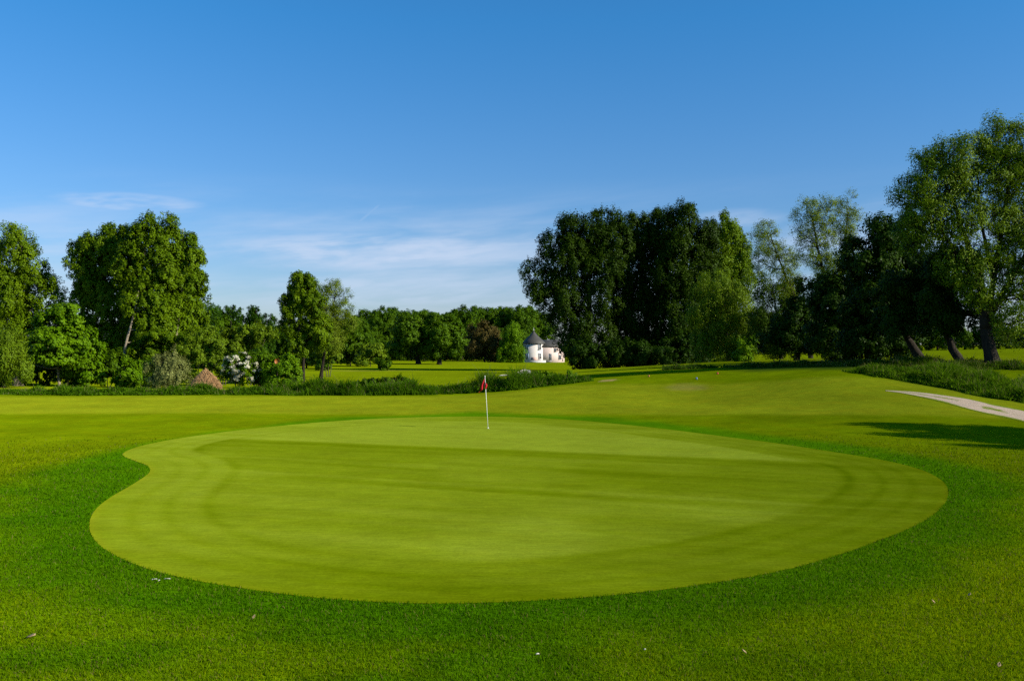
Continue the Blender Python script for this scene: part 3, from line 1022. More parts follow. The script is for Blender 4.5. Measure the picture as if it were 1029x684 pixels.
tree_px('young_tree', 'bright fresh green young tree with a thin pale trunk in front of the poplars', 'tree', 59, 77,
        [(58, 330, 20, 22), (42, 352, 24, 24), (78, 350, 20, 24), (62, 352, 22, 20, -1.5), (34, 370, 12, 12), (88, 374, 14, 14), (70, 318, 10, 12)],
        [([(60, 389), (58, 370), (57, 345), (58, 318)], 0.13, 0.03)], leafmat='bright', bark='bark_pale', clumps=260, leaves=34000, leaf=0.20, tufts=20, tuft=0.44,
        aspect=0.75, csize=0.62, cz=0.7, gap=0.42, seed=21, twigs=0.4)
tree_px('willow_tree', 'grey green drooping small tree at the lower left edge', 'tree', 4, 72,
        [(2, 356, 22, 20), (18, 370, 14, 16), (-14, 362, 22, 26), (8, 345, 12, 12)],
        [([(4, 390), (4, 370), (2, 350)], 0.2, 0.05)], leafmat='willow', clumps=170, leaves=20000, leaf=0.2, aspect=0.4, csize=0.6, cz=1.2, droop=0.7, seed=22)


def shrub(name, label, u, D, lobes, mat, seed, leaves=7000, clumps=70, leaf=0.17, group=None, **kw):
    kw.setdefault('csize', 0.42)
    k = D / FPX
    l0 = lobes[0]
    stems = []
    for s in (-0.45, 0.0, 0.45):
        stems.append(([(u + s * l0[2] * 0.25, 500), (u + s * l0[2], l0[1])], 0.05, 0.02))
    x, y, _ = px(u, 0, D)
    zb = VH + (HC - z1(x, y)) / k
    stems = [([(a[0][0], zb), a[1]], r0, r1) for a, r0, r1 in stems]
    return tree_px(name, label, 'shrub', u, D, lobes, stems, leafmat=mat, seed=seed, leaves=leaves, clumps=clumps, leaf=leaf, group=group,
                   twigs=0.3, twig_r=0.012, trunk_n=5, **kw)


shrub('shrub', 'dark leafy shrub between the bright young tree and the poplars', 108, 80, [(104, 378, 16, 13), (116, 370, 10, 16)], 'oak', 31, 8000)
shrub('shrub', 'rounded mid green shrub at the foot of the leftmost poplar trunk', 126, 76, [(124, 374, 14, 15), (132, 380, 10, 10)], 'bright', 32)
shrub('shrub', 'bushy green shrub filling the gap behind the olive shrub', 158, 84, [(152, 352, 22, 22), (166, 345, 16, 18), (146, 370, 18, 18)], 'poplar', 33, 14000, 120)
shrub('shrub', 'tall yellowish green shrub behind the brown heap', 204, 83, [(204, 352, 17, 26), (192, 362, 14, 24), (216, 362, 13, 22)], 'willow', 34, 14000, 120)
shrub('olive_shrub', 'pale olive feathery shrub just left of the brown heap', 172, 73,
      [(169, 374, 18, 15), (158, 378, 12, 14), (180, 378, 11, 14), (170, 366, 13, 9)], 'olive', 35, 12000, 110, leaf=0.15, aspect=0.4, cz=1.4, upright=0.5)
shrub('shrub', 'pale green feathery tall shrub above the white blossom', 252, 96,
      [(250, 344, 22, 20), (266, 350, 16, 18), (238, 352, 16, 20), (256, 362, 24, 18)], 'willow', 36, 18000, 150, leaf=0.2, aspect=0.45)
shrub('shrub', 'leafy green shrub left of and behind the white blossom', 224, 98, [(222, 340, 18, 22), (232, 330, 12, 16), (218, 360, 16, 20)], 'oak', 37, 14000, 120, leaf=0.2)
shrub('shrub', 'dark green shrub just right of the white blossom', 262, 75, [(262, 370, 12, 16), (255, 362, 8, 10), (268, 378, 10, 10)], 'oak', 38, 8000)
shrub('shrub', 'round fresh green shrub left of the dark double trunk', 284, 74, [(284, 372, 14, 14), (274, 378, 10, 10), (294, 378, 9, 10)], 'bright', 39, 8000)


shrub('shrub', 'dim shrub in the shade behind the bright young tree, left of its trunk', 40, 94, [(40, 372, 18, 14), (28, 376, 12, 10)], 'oak', 44, 9000, leaf=0.2)
shrub('shrub', 'dim shrub in the shade behind the bright young tree, right of its trunk', 82, 93, [(82, 374, 18, 14), (66, 379, 10, 8)], 'oak', 45, 9000, leaf=0.2)
shrub('shrub', 'low green shrub between the olive shrub and the rounded mid green one', 146, 79, [(146, 376, 12, 13), (152, 382, 10, 8)], 'oak', 46, 7000)


def blossoms(root, p, d):
    rs = np.random.default_rng(5)
    keep = (p[:, 2] > 0.55) & (rs.random(len(p)) < 0.42)
    v, f, t = make_crown(p[keep] + d[keep] * 0.12, d[keep], 0.20, 0.6, 9500, 0.10, 0.9, 77)
    o = mesh_np('blossoms', v, f, M['blossom'], root, attrs={'tint': t})
    o['label'] = 'creamy white flower clusters'


shrub('blossoming_shrub', 'shrub covered in white blossom right of the brown heap', 239, 74,
      [(240, 368, 13, 11), (232, 376, 10, 10), (246, 376, 11, 10), (240, 362, 8, 6)], 'oak', 40, 5000, 80, gap=0.5, extra=blossoms)

# ---- middle distance
AIRY = dict(leafmat='willow_pale', bark='bark_dark', csize=0.72, cz=1.0, leaf=0.16, bumps=3, aspect=0.42, shell=0.35, gap=0.4, twigs=1.0, twig_r=0.034, gapscale=0.5, tufts=12, tuft=0.55, open_crown=True)
tree_px('tall_tree', 'tall upright tree with dark double trunk beside the meadow', 'tree', 300, 100,
        [(304, 288, 11, 16), (295, 308, 11, 16), (314, 306, 12, 20), (300, 328, 16, 16), (318, 334, 14, 16), (290, 306, 9, 12), (302, 346, 12, 10), (306, 300, 14, 20)],
        [([(298, 381), (300, 340), (305, 280)], 0.26, 0.05), ([(304, 380), (306, 345), (314, 310)], 0.2, 0.05)],
        leafmat='poplar', bark='bark_dark', clumps=320, leaves=28000, leaf=0.22, csize=0.62, tufts=18, tuft=0.46, cz=1.2, gap=0.46, seed=41, upright=0.3)
tree_px('airy_tree', 'thin airy pale willow leaning right behind the dark double trunk', 'tree', 326, 108,
        [(332, 298, 13, 15), (344, 308, 11, 14), (328, 320, 16, 18), (345, 325, 10, 14), (332, 342, 14, 14)],
        [([(322, 380), (328, 340), (338, 292)], 0.2, 0.03)], clumps=280, leaves=20000, seed=42, **AIRY)
shrub('shrub', 'rounded tree like shrub on the meadow edge right of the dark double trunk', 330, 120, [(328, 352, 12, 14), (338, 358, 10, 10), (320, 358, 9, 12)], 'willow', 43, 9000, 80, leaf=0.24)
MEAD = dict(leafmat='oak', bark='bark_dark', tufts=22, tuft=0.44, leaf=0.36, aspect=0.75, csize=1.3, cz=0.85, twigs=0.15)
tree_px('meadow_tree', 'left one of two round trees standing out on the far meadow', 'tree', 420, 205,
        [(418, 335, 22, 20), (405, 345, 14, 16), (430, 328, 14, 14), (412, 322, 12, 10), (432, 350, 12, 10)],
        [([(420, 368), (419, 345), (418, 325)], 0.6, 0.1)], clumps=260, leaves=24000, seed=51, group='round meadow trees', **MEAD)
tree_px('meadow_tree', 'right one of two round trees standing out on the far meadow', 'tree', 442, 203,
        [(446, 336, 18, 18), (440, 324, 10, 9), (455, 344, 11, 14), (436, 348, 12, 12), (450, 326, 9, 9)],
        [([(441, 367.5), (443, 345), (446, 325)], 0.5, 0.1)], clumps=230, leaves=20000, seed=52, group='round meadow trees', **MEAD)
tree_px('copper_tree', 'brownish copper coloured round tree before the far wood', 'tree', 487, 240,
        [(487, 340, 14, 13), (478, 350, 10, 12), (496, 350, 9, 12)], leafmat='copper', bark='bark_dark', leaf=0.45, aspect=0.75, csize=1.4, clumps=110,
        leaves=9000, seed=53, twigs=0.1)
tree_px('weeping_tree', 'green weeping tree immediately left of the white tower', 'tree', 515, 236,
        [(515, 348, 10, 14), (508, 355, 8, 12), (522, 357, 7, 11), (516, 338, 8, 8)], leafmat='bright', bark='bark_dark', leaf=0.42, aspect=0.5, csize=1.2,
        cz=1.4, droop=0.7, clumps=110, leaves=10000, seed=54, twigs=0.1)
tree_px('meadow_tree', 'dark rounded tree at the left end of the far meadow', 'tree', 352, 185,
        [(352, 346, 13, 15), (344, 354, 10, 11), (361, 355, 9, 11)], clumps=120, leaves=11000, seed=55, **MEAD)
tree_px('meadow_tree', 'low pale tree in front of the dark rounded tree on the meadow', 'tree', 372, 180,
        [(370, 354, 9, 9), (364, 358, 8, 7), (378, 357, 8, 8)], clumps=80, leaves=7000, seed=56, **{**MEAD, 'leafmat': 'willow'})
for (uu, label, sd) in ((326, 'small round bush at the left of the far meadow', 57), (385, 'small round bush below the gap in the far wood', 58)):
    shrub('meadow_bush', label, uu, 150, [(uu, 366, 7, 6), (uu + 4, 367, 5, 5)], 'oak', sd, 3000, 40, leaf=0.3, csize=0.7)

# dark bushes growing in the ditch
shrub('ditch_bush', 'dark low bush rising above the ditch grass left of the flag', 398, 66, [(396, 386, 14, 6), (408, 387, 12, 5), (384, 388, 12, 5)], 'oak', 59, 6500, 60, leaf=0.14, csize=0.32)
shrub('ditch_bush', 'small bush in the ditch grass left of the dark low bush', 366, 66, [(364, 388, 9, 4), (372, 389, 7, 4)], 'oak', 60, 3500, 40, leaf=0.14, csize=0.28)
shrub('ditch_bush', 'leafy bush rising from the ditch grass right of the flag', 545, 64, [(548, 383, 16, 6), (534, 386, 12, 5), (566, 382, 14, 5)], 'bright', 61, 7000, 70, leaf=0.14, csize=0.3)

# ---- far wood: five trees of their own, then copies
protos = []
for q in range(5):
    rs = np.random.default_rng(200 + q)
    H = 17.0
    lobes = [(0, 0, H * 0.62, 5.2, 5.2, 6.0)]
    for w in range(6):
        a = w * 1.05 + q
        lobes.append((3.6 * math.cos(a), 3.6 * math.sin(a), H * (0.42 + 0.36 * rs.random()), 2.8 + rs.random(), 2.8 + rs.random(), 2.8 + 1.4 * rs.random()))
    lobes.append((rs.normal() * 1.2, rs.normal() * 1.2, H * 0.86, 2.8, 2.8, 2.6))
    lobes.append((0, 0, H * 0.22, 4.6, 4.6, 3.2))
    t = make_tree('forest_tree', 'rounded dark green tree in the far wood behind the meadow', 'tree', (0, 0, 0), lobes,
                  [([(0, 0, -0.3), (0.2, 0, 7), (0, 0, 14)], 0.4, 0.1)], 'forest', 'bark_dark', 'trees of the far wood', clumps=210, csize=1.25,
                  leaves=22000, tufts=22, tuft=0.44, leaf=0.40, aspect=0.75, seed=210 + q, twigs=0.05, jitter=0.2)
    protos.append(t)
far = []
for uu in np.arange(352, 545, 10.5):
    vt = np.interp(uu, [340, 380, 400, 430, 470, 500, 530, 545], [320, 312, 310, 313, 310, 307, 306, 314])
    far.append((uu + random.uniform(-4, 4), 300 + random.uniform(-12, 25), vt + random.uniform(-2, 3)))
for uu in np.arange(360, 540, 13.0):
    far.append((uu + random.uniform(-4, 4), 272 + random.uniform(-8, 10), 327 + random.uniform(-6, 5)))
for uu in np.arange(318, 372, 11.0):
    far.append((uu, 225 + random.uniform(-10, 10), 322 + random.uniform(-5, 5)))
for uu in np.arange(200, 330, 12.0):
    far.append((uu, 175 + random.uniform(-10, 10), 333 + random.uniform(-7, 5)))
for uu in np.arange(-330, 110, 16.0):
    far.append((uu, 170 + random.uniform(-10, 10), 340 + random.uniform(-8, 8)))
for uu in np.arange(352, 526, 8.5):                                      # young growth along the wood's edge
    far.append((uu + random.uniform(-3, 3), 258 + random.uniform(-4, 4), 352 + random.uniform(-3, 4)))
far_free = list(protos)
for q, (uu, D, vt) in enumerate(far):
    x, y, _ = px(uu, 0, D)
    z = z1(x, y)
    s = max(0.3, (HC + (VH - vt) / FPX * D - z) / 17.6)
    sx = s * random.uniform(0.85, 1.1)
    if far_free:
        t = far_free.pop()
        t.location, t.rotation_euler.z, t.scale = (x, y, z), random.uniform(0, 6.28), (sx, sx, s)
    else:
        copy_tree(protos[q % 5], (x, y, z), random.uniform(0, 6.28), (sx, sx, s))

# right-hand meadow's far hedge and wood
for q, uu in enumerate(np.arange(735, 1130, 9.0)):
    D = 330 + random.uniform(-15, 20)
    x, y, _ = px(uu, 0, D)
    z = z1(x, y)
    s = (0.62 if q % 2 else 0.36) * random.uniform(0.75, 1.15)
    copy_tree(protos[q % 5], (x, y, z - 0.2), random.uniform(0, 6.28), (s * 1.15, s * 1.15, s),
              'rounded dark tree in the wood along the far side of the right meadow', 'trees beyond the right meadow')

# narrow dark trees left of the middle
np_lobes = [(0, 0, 3.4, 1.7, 1.7, 3.0), (0.1, 0, 6.4, 1.6, 1.6, 3.0), (0, 0.1, 9.6, 1.2, 1.2, 2.6), (0, 0, 12.0, 0.6, 0.6, 1.7)]
narrow = make_tree('narrow_tree', 'narrow dark pointed tree in the row behind the shrubs', 'tree', (0, 0, 0), np_lobes,
                   [([(0, 0, -0.3), (0, 0, 7), (0, 0, 13)], 0.22, 0.03)], 'conifer', 'bark_dark', 'row of narrow dark trees', clumps=150, csize=0.8, cz=1.3,
                   leaves=8000, leaf=0.36, aspect=0.5, seed=230, twigs=0.05, upright=0.6)
first = True
for uu in np.arange(206, 276, 7.4):
    D = 165 + random.uniform(-6, 6)
    x, y, _ = px(uu + random.uniform(-2, 2), 0, D)
    z = z1(x, y)
    vt = np.interp(uu, [206, 250, 276], [305, 307, 318]) + random.uniform(-3, 3)
    s = (HC + (VH - vt) / FPX * D - z) / 13.6
    if first:
        narrow.location, narrow.scale, first = (x, y, z), (s, s, s), False
    else:
        copy_tree(narrow, (x, y, z), random.uniform(0, 6), (s * random.uniform(0.9, 1.2), s, s))

# ---- the big dark group in the middle
BIG = dict(gap=0.1, tufts=38, tuft=0.41, leafmat='poplar_shaded', bark='bark', csize=1.05, cz=1.45, upright=0.5, leaf=0.27, aspect=0.75, twigs=0.15, shell=0.4)
tree_px('poplar_tree', 'leftmost tall dark poplar of the middle group, leaning over the white tower', 'tree', 588, 146,
        [(582, 246, 22, 28), (604, 240, 20, 26), (570, 275, 22, 36), (618, 250, 18, 30), (604, 285, 26, 44), (568, 318, 22, 36), (596, 340, 26, 28), (582, 348, 14, 20),
         (537, 282, 11, 16), (550, 300, 16, 20), (556, 255, 14, 22)],
        [([(590, 375), (592, 320), (594, 226)], 0.6, 0.08)], clumps=600, leaves=92000, seed=61, group='dark poplars in the middle', **BIG)
tree_px('poplar_tree', 'second dark poplar of the middle group, beside a dip in the skyline', 'tree', 642, 150,
        [(644, 242, 20, 28), (666, 244, 18, 28), (630, 275, 22, 36), (656, 280, 22, 40), (640, 320, 26, 36), (640, 350, 26, 20), (660, 238, 15, 22)],
        [([(648, 375), (650, 320), (648, 230)], 0.5, 0.08)], clumps=500, leaves=78000, seed=62, group='dark poplars in the middle', **BIG)
tree_px('poplar_tree', 'third dark poplar of the middle group with the highest crown', 'tree', 688, 145,
        [(686, 236, 22, 26), (702, 246, 20, 26), (676, 270, 22, 36), (704, 282, 22, 40), (684, 320, 26, 36), (690, 350, 26, 20)],
        [([(690, 374), (688, 320), (690, 222)], 0.5, 0.08)], clumps=520, leaves=80000, seed=63, group='dark poplars in the middle', **BIG)
tree_px('poplar_tree', 'rightmost poplar of the middle group, its right edge catching the sun', 'tree', 728, 148,
        [(727, 240, 15, 20), (738, 258, 16, 24), (722, 270, 16, 36), (745, 280, 12, 20), (724, 320, 20, 40)],
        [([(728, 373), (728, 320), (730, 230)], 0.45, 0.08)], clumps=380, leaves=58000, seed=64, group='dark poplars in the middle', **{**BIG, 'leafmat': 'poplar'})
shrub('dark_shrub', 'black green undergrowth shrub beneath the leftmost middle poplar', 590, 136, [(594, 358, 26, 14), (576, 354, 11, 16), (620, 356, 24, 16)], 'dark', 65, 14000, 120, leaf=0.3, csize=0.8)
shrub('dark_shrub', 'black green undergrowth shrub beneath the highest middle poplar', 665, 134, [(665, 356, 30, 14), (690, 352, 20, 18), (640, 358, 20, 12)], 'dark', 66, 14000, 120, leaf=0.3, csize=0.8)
tree_px('willow_tree', 'drooping olive willow in front of the right end of the dark poplars', 'tree', 730, 118,
        [(722, 292, 22, 20), (738, 305, 22, 22), (710, 318, 16, 26), (735, 335, 26, 22), (715, 350, 18, 16), (752, 325, 12, 20)],
        [([(733, 372), (730, 335), (726, 290)], 0.35, 0.06)], leafmat='willow', clumps=320, leaves=34000, leaf=0.26, aspect=0.4, csize=0.85, cz=1.3, droop=0.8, seed=67)
shrub('weeping_shrub', 'small bright weeping shrub at the right foot of the olive willow', 750, 100, [(750, 350, 8, 12), (756, 346, 6, 9), (746, 360, 8, 8)], 'bright', 68, 5000, 50, leaf=0.2, droop=0.6)

# ---- right side
tree_px('airy_tree', 'thin airy willow leaning left with bare branches against the sky', 'tree', 812, 104,
        [(770, 243, 15, 20), (784, 262, 14, 18), (762, 268, 9, 16), (795, 285, 12, 18)],
        [([(818, 372), (804, 310), (790, 280), (774, 236)], 0.28, 0.05)], clumps=300, leaves=12000, seed=71, group='airy willows against the sky', **AIRY)
tree_px('airy_tree', 'taller airy willow with two pale round tops above the dark trees', 'tree', 834, 98,
        [(814, 222, 19, 24), (828, 212, 14, 16), (852, 220, 16, 22), (850, 245, 14, 20), (818, 250, 20, 22), (836, 275, 20, 24)],
        [([(838, 372), (836, 310), (826, 270), (816, 215)], 0.4, 0.05), ([(838, 320), (846, 270), (852, 215)], 0.24, 0.04)],
        clumps=480, leaves=26000, seed=72, group='airy willows against the sky', **AIRY)
tree_px('willow_tree', 'feathery green willow between the olive willow and the leaning airy one', 'tree', 782, 112,
        [(770, 305, 18, 26), (790, 312, 18, 26), (778, 335, 26, 18), (800, 300, 12, 20)],
        [([(786, 372), (782, 335), (778, 295)], 0.3, 0.06)], leafmat='willow_deep', clumps=260, leaves=26000, leaf=0.26, aspect=0.4, csize=0.8, cz=1.3, droop=0.6, seed=73)
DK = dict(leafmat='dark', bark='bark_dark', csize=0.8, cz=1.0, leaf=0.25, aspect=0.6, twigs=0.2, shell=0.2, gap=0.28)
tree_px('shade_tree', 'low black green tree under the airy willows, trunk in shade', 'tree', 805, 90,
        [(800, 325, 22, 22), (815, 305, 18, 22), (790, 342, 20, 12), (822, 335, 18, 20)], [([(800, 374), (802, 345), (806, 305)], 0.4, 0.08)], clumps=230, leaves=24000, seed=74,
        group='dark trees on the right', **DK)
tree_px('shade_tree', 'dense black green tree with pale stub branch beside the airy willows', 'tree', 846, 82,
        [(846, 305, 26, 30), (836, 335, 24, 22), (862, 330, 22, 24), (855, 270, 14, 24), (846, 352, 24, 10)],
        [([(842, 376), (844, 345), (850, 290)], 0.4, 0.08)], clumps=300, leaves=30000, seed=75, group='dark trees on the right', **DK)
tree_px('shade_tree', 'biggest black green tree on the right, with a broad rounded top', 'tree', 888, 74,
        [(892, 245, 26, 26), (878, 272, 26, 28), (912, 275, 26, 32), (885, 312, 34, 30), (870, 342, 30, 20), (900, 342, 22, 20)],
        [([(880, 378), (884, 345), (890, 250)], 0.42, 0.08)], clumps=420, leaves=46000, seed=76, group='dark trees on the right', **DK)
WIL = dict(leafmat='willow', bark='bark_dark', leaf=0.165, aspect=0.42, csize=0.62, cz=1.0, twigs=0.9, twig_r=0.03, droop=0.2, gap=0.40, shell=0.4, gapscale=0.5, bumps=3, tufts=12, tuft=0.55, open_crown=True)
tree_px('old_willow', 'dark old willow leaning steeply left, nearest the big black tree', 'tree', 928, 66,
        [(905, 300, 22, 24), (925, 290, 20, 26), (898, 328, 18, 12), (935, 318, 18, 14)],
        [([(931, 370), (920, 352), (908, 335), (902, 300)], 0.42, 0.10)], clumps=190, leaves=20000, seed=77, group='leaning old willows', **{**DK, 'leaf': 0.2})
tree_px('old_willow', 'middle one of the three leaning willow trunks on the right', 'tree', 966, 63,
        [(938, 290, 20, 26), (955, 275, 18, 28), (945, 318, 20, 14), (965, 305, 16, 22)],
        [([(968, 370), (958, 350), (948, 330), (940, 285)], 0.36, 0.09)], clumps=190, leaves=18000, seed=78, group='leaning old willows', **{**DK, 'leaf': 0.2, 'gap': 0.5})
tree_px('old_willow', 'great spreading willow with the thickest trunk at the right edge', 'tree', 996, 60,
        [(938, 190, 30, 26), (955, 165, 32, 22), (915, 190, 22, 16), (930, 225, 28, 22), (985, 180, 30, 34), (965, 225, 28, 30), (1010, 150, 28, 28), (1030, 185, 34, 44),
         (1000, 235, 30, 36), (1035, 250, 34, 42), (985, 280, 26, 30), (1020, 305, 30, 34), (1060, 160, 34, 40), (1070, 230, 36, 50), (958, 262, 20, 22), (1018, 330, 14, 12)],
        [([(1000, 368), (990, 330), (985, 280), (965, 225), (948, 175)], 0.46, 0.04), ([(990, 330), (1000, 270), (1012, 200), (1015, 140)], 0.25, 0.04),
         ([(985, 290), (955, 245), (920, 195)], 0.16, 0.03), ([(992, 320), (1030, 260), (1060, 180)], 0.22, 0.04), ([(998, 280), (985, 220), (982, 165)], 0.14, 0.03)],
        clumps=1500, leaves=98000, seed=79, ydepth=0.9, group='leaning old willows', **WIL)

# the trees on the right outside the view whose shade falls across the fairway
for (x, y, H, sd, lab) in ((38.6, 27.4, 13.5, 91, 'tall poplar beyond the right edge, farthest from the viewer, shading the fairway'),
                           (38.2, 24.7, 13.0, 93, 'middle poplar of the three beyond the right edge'),
                           (40.0, 22.6, 13.0, 92, 'poplar beyond the right edge, nearest the viewer')):
    make_tree('poplar_tree', lab, 'tree', (x, y, z1(x, y)),
              [(0, 0, H * .35, 2.2, 2.2, H * .22), (0.2, 0.3, H * .55, 2.0, 1.9, H * .22), (-.2, -.2, H * .75, 1.3, 1.3, H * .18), (0, 0, H * .9, .7, .7, H * .1)],
              [([(0, 0, -.2), (0, 0, H * .5), (0, 0, H * .95)], .25, .04)], 'poplar', 'bark', 'poplars beyond the right edge', clumps=200, csize=0.7, cz=1.4, leaves=16000,
              leaf=0.26, aspect=0.75, seed=sd, upright=0.5)

# ------------------------------------------------------------------ the white tower house
M['render'] = simple_mat('lime_render', (0.68, 0.61, 0.54), 0.9, 0.10, 1.6, bump=0.15)
M['pink_render'] = simple_mat('pink_render', (0.68, 0.53, 0.46), 0.9, 0.06, 1.2, bump=0.15)
M['slate'] = simple_mat('slate', (0.060, 0.056, 0.046), 0.6, 0.35, 3.0, bump=0.3)
M['glass'] = simple_mat('window_glass', (0.02, 0.025, 0.03), 0.1, 0.1, 3.0, spec=0.6)
M['frame'] = simple_mat('painted_frame', (0.62, 0.60, 0.58), 0.6, 0.05)
M['shutter'] = simple_mat('blue_grey_shutter', (0.20, 0.27, 0.36), 0.6, 0.1)
M['brickdoor'] = simple_mat('rosy_brick', (0.62, 0.40, 0.32), 0.9, 0.25, 5.0)
M['stone'] = simple_mat('pale_stone', (0.60, 0.57, 0.54), 0.9, 0.15, 2.0)
M['sand'] = simple_mat('bunker_sand', (0.62, 0.54, 0.42), 0.95, 0.10, 4.0, bump=0.3)

TD = 250.0
k = TD / FPX
tx, ty = (536.3 - UC) * k, TD
tz = z1(tx, ty) - 0.1
house = empty('tower_house', (tx, ty, tz), 'white round tower with a grey cone roof and a pink wing half hidden by trees', 'house')
zt = (VH - 344.2) * k + HC - tz                    # eaves above base
za = (VH - 332.0) * k + HC - tz                    # apex
TR = 2.85
b = MB()
b.lathe([(TR, -0.5), (TR, zt), (TR - 0.3, zt), (0.01, zt)], 48)
wall = b.build('tower_wall', M['render'], house, smooth=False)
b = MB()
b.lathe([(TR + 0.42, zt - 0.28), (TR + 0.45, zt - 0.12), (TR - 0.35, zt + 0.75), (1.2, zt + 1.9), (0.5, zt + 2.7), (0.08, za), (0.001, za + 0.02)], 40)
b.lathe([(TR + 0.42, zt - 0.28), (TR - 0.1, zt - 0.26)], 40)
roof = b.build('roof', M['slate'], house)
roof['label'] = 'conical slate tower roof'
b = MB()
b.lathe([(0.05, za - 0.2), (0.06, za), (0.16, za + 0.18), (0.05, za + 0.34), (0.03, za + 0.75), (0.001, za + 0.78)], 12)
b.build('finial', M['frame'], roof, smooth=True)


def window_on_tower(ang_deg, zc, w, h, arched=False, shutters=False):
    """A window set in the round wall; angle measured from the viewer's side towards the right."""
    a = math.radians(ang_deg)
    n = np.array([math.sin(a), -math.cos(a), 0])
    t = np.array([math.cos(a), math.sin(a), 0])
    c = n * (TR + 0.02)
    rz = a
    f = MB()
    f.box(tuple(c + t * (w / 2 + .06) + np.array([0, 0, zc])), (.14, .24, h + .2), rz)
    f.box(tuple(c - t * (w / 2 + .06) + np.array([0, 0, zc])), (.14, .24, h + .2), rz)
    f.box(tuple(c + np.array([0, 0, zc - h / 2 - .06])), (w + .4, .34, .14), rz)
    f.box(tuple(c + np.array([0, 0, zc])), (.06, .14, h), rz)
    f.box(tuple(c + np.array([0, 0, zc + .1])), (w, .13, .06), rz)
    if arched:
        for q in range(7):
            an = math.pi * q / 6
            f.box(tuple(c + t * (w / 2 + .06) * math.cos(an) + np.array([0, 0, zc + h / 2 + .1 + (w / 2) * math.sin(an) * .8])), (.2, .24, .2), rz)
    else:
        f.box(tuple(c + np.array([0, 0, zc + h / 2 + .06])), (w + .3, .26, .16), rz)
    win = f.build('window', M['frame'], house)
    g = MB()
    g.box(tuple(c + np.array([0, 0, zc + (.12 if arched else 0)])), (w, .10, h + (.3 if arched else 0)), rz)
    g.build('pane', M['glass'], win)
    if shutters:
        for sgn in (-1, 1):
            sh = MB()
            sh.box(tuple(n * (TR - 0.0) + t * sgn * (w + .16) + np.array([0, 0, zc])), (w * .55, .12, h), rz + sgn * 0.15)
            sh.build('shutter', M['shutter'], win)


window_on_tower(35, zt - 1.25, 0.72, 1.25, True)
window_on_tower(36, zt - 3.75, 0.72, 1.45)
window_on_tower(-50, zt - 1.3, 0.7, 1.3, False, True)
window_on_tower(-50, zt - 3.75, 0.7, 1.4, False, True)
# door bay and low wall at the tower's foot
b = MB()
b.box((0.15, -TR - 0.05, 0.95), (1.7, 0.5, 1.3))
b.build('porch', M['brickdoor'], house)['label'] = 'rosy brick porch at the foot of the tower'
b = MB()
b.box((0.55, -TR - 1.0, 0.28), (5.4, 0.35, 0.9))
b.box((0.55, -TR - 1.0, 0.77), (5.6, 0.45, 0.10))
b.build('garden_wall', M['stone'], house)
# the wing, running back to the right
WA = math.radians(28)
wd = np.array([math.cos(WA), math.sin(WA)])
wn = np.array([math.sin(WA), -math.cos(WA)])
wl, wdep, wh = 7.0, 5.0, zt - 0.8
w0 = np.array([1.6, 0.3])
wc = w0 + wd * wl / 2 - wn * (wdep / 2 - 2.0)
b = MB()
b.box((wc[0], wc[1], wh / 2 - 0.25), (wl, wdep, wh + 0.5), WA)
b.build('wing_wall', M['pink_render'], house)
rp = []
for s_, zz, ln_ in ((-1, wh - .15, wl / 2 + .3), (0, wh + 1.6, wl / 2 + .2), (1, wh - .15, wl / 2 + .3)):
    for e in (-1, 1):
        q = wc + wd * e * ln_ + wn * s_ * (wdep / 2 + .35)
        rp.append((q[0], q[1], zz))
b = MB()
b.add(rp + [(x, y, z - .18) for x, y, z in rp],
      [(0, 1, 3, 2), (2, 3, 5, 4), (7, 6, 8, 9), (9, 8, 10, 11), (0, 6, 7, 1), (4, 5, 11, 10), (0, 2, 8, 6), (2, 4, 10, 8), (1, 7, 9, 3), (3, 9, 11, 5)])
wr = b.build('wing_roof', M['slate'], house)
for dist, zc, w, h in ((3.9, wh - 1.3, .7, 1.0), (2.3, 1.55, .8, 1.8), (5.4, 1.5, .7, 1.1)):
    q = w0 + wd * dist + wn * 2.0
    f = MB()
    for sgn in (-1, 1):
        e = q + wd * sgn * (w / 2 + .05)
        f.box((e[0], e[1], zc), (.07, .12, h + .12), WA)
    f.box((q[0], q[1], zc + h / 2 + .09), (w + .12, .13, .08), WA)
    f.box((q[0], q[1], zc - h / 2 - .09), (w + .2, .2, .08), WA)
    f.box((q[0], q[1], zc), (.05, .11, h), WA)
    win = f.build('window', M['frame'], house)
    g = MB()
    g.box((q[0], q[1], zc), (w, .08, h), WA)
    g.build('pane', M['glass'], win)

# ------------------------------------------------------------------ bunkers
def bunker(u, v, wpx, deep, lip, label):
    X, Y = ground_hit(u, v)
    w = wpx / FPX * Y / 2
    rr = np.linspace(0.001, 1, 7)
    an = np.linspace(0, 2 * math.pi, 29)[:-1]
    vs = []
    for r in rr:
        for a in an:
            x = X + w * r * math.cos(a) * (1 + .12 * math.sin(3 * a + u))
            y = Y + deep * r * math.sin(a)
            vs.append((x, y, z1(x, y) + 0.03 + lip * max(0, math.sin(a)) * r ** 2 + 0.02 * math.sin(x * 3 + y * 2)))
    n = len(an)
    fs = [(i * n + j, i * n + (j + 1) % n, (i + 1) * n + (j + 1) % n, (i + 1) * n + j) for i in range(6) for j in range(n)]
    fs.append(tuple(range(n)))
    b = MB()
    b.add(vs, fs)
    o = b.build('sand_bunker', M['sand'], smooth=True)
    tag(o, label, 'bunker', kind='thing')


bunker(527, 375.8, 14, 1.6, 0.42, 'pale sand bunker with a raised back lip on the far fairway below the tower')
bunker(507, 377.2, 10, 1.1, 0.05, 'thin flat sliver of pale sand bunker left of the raised one')

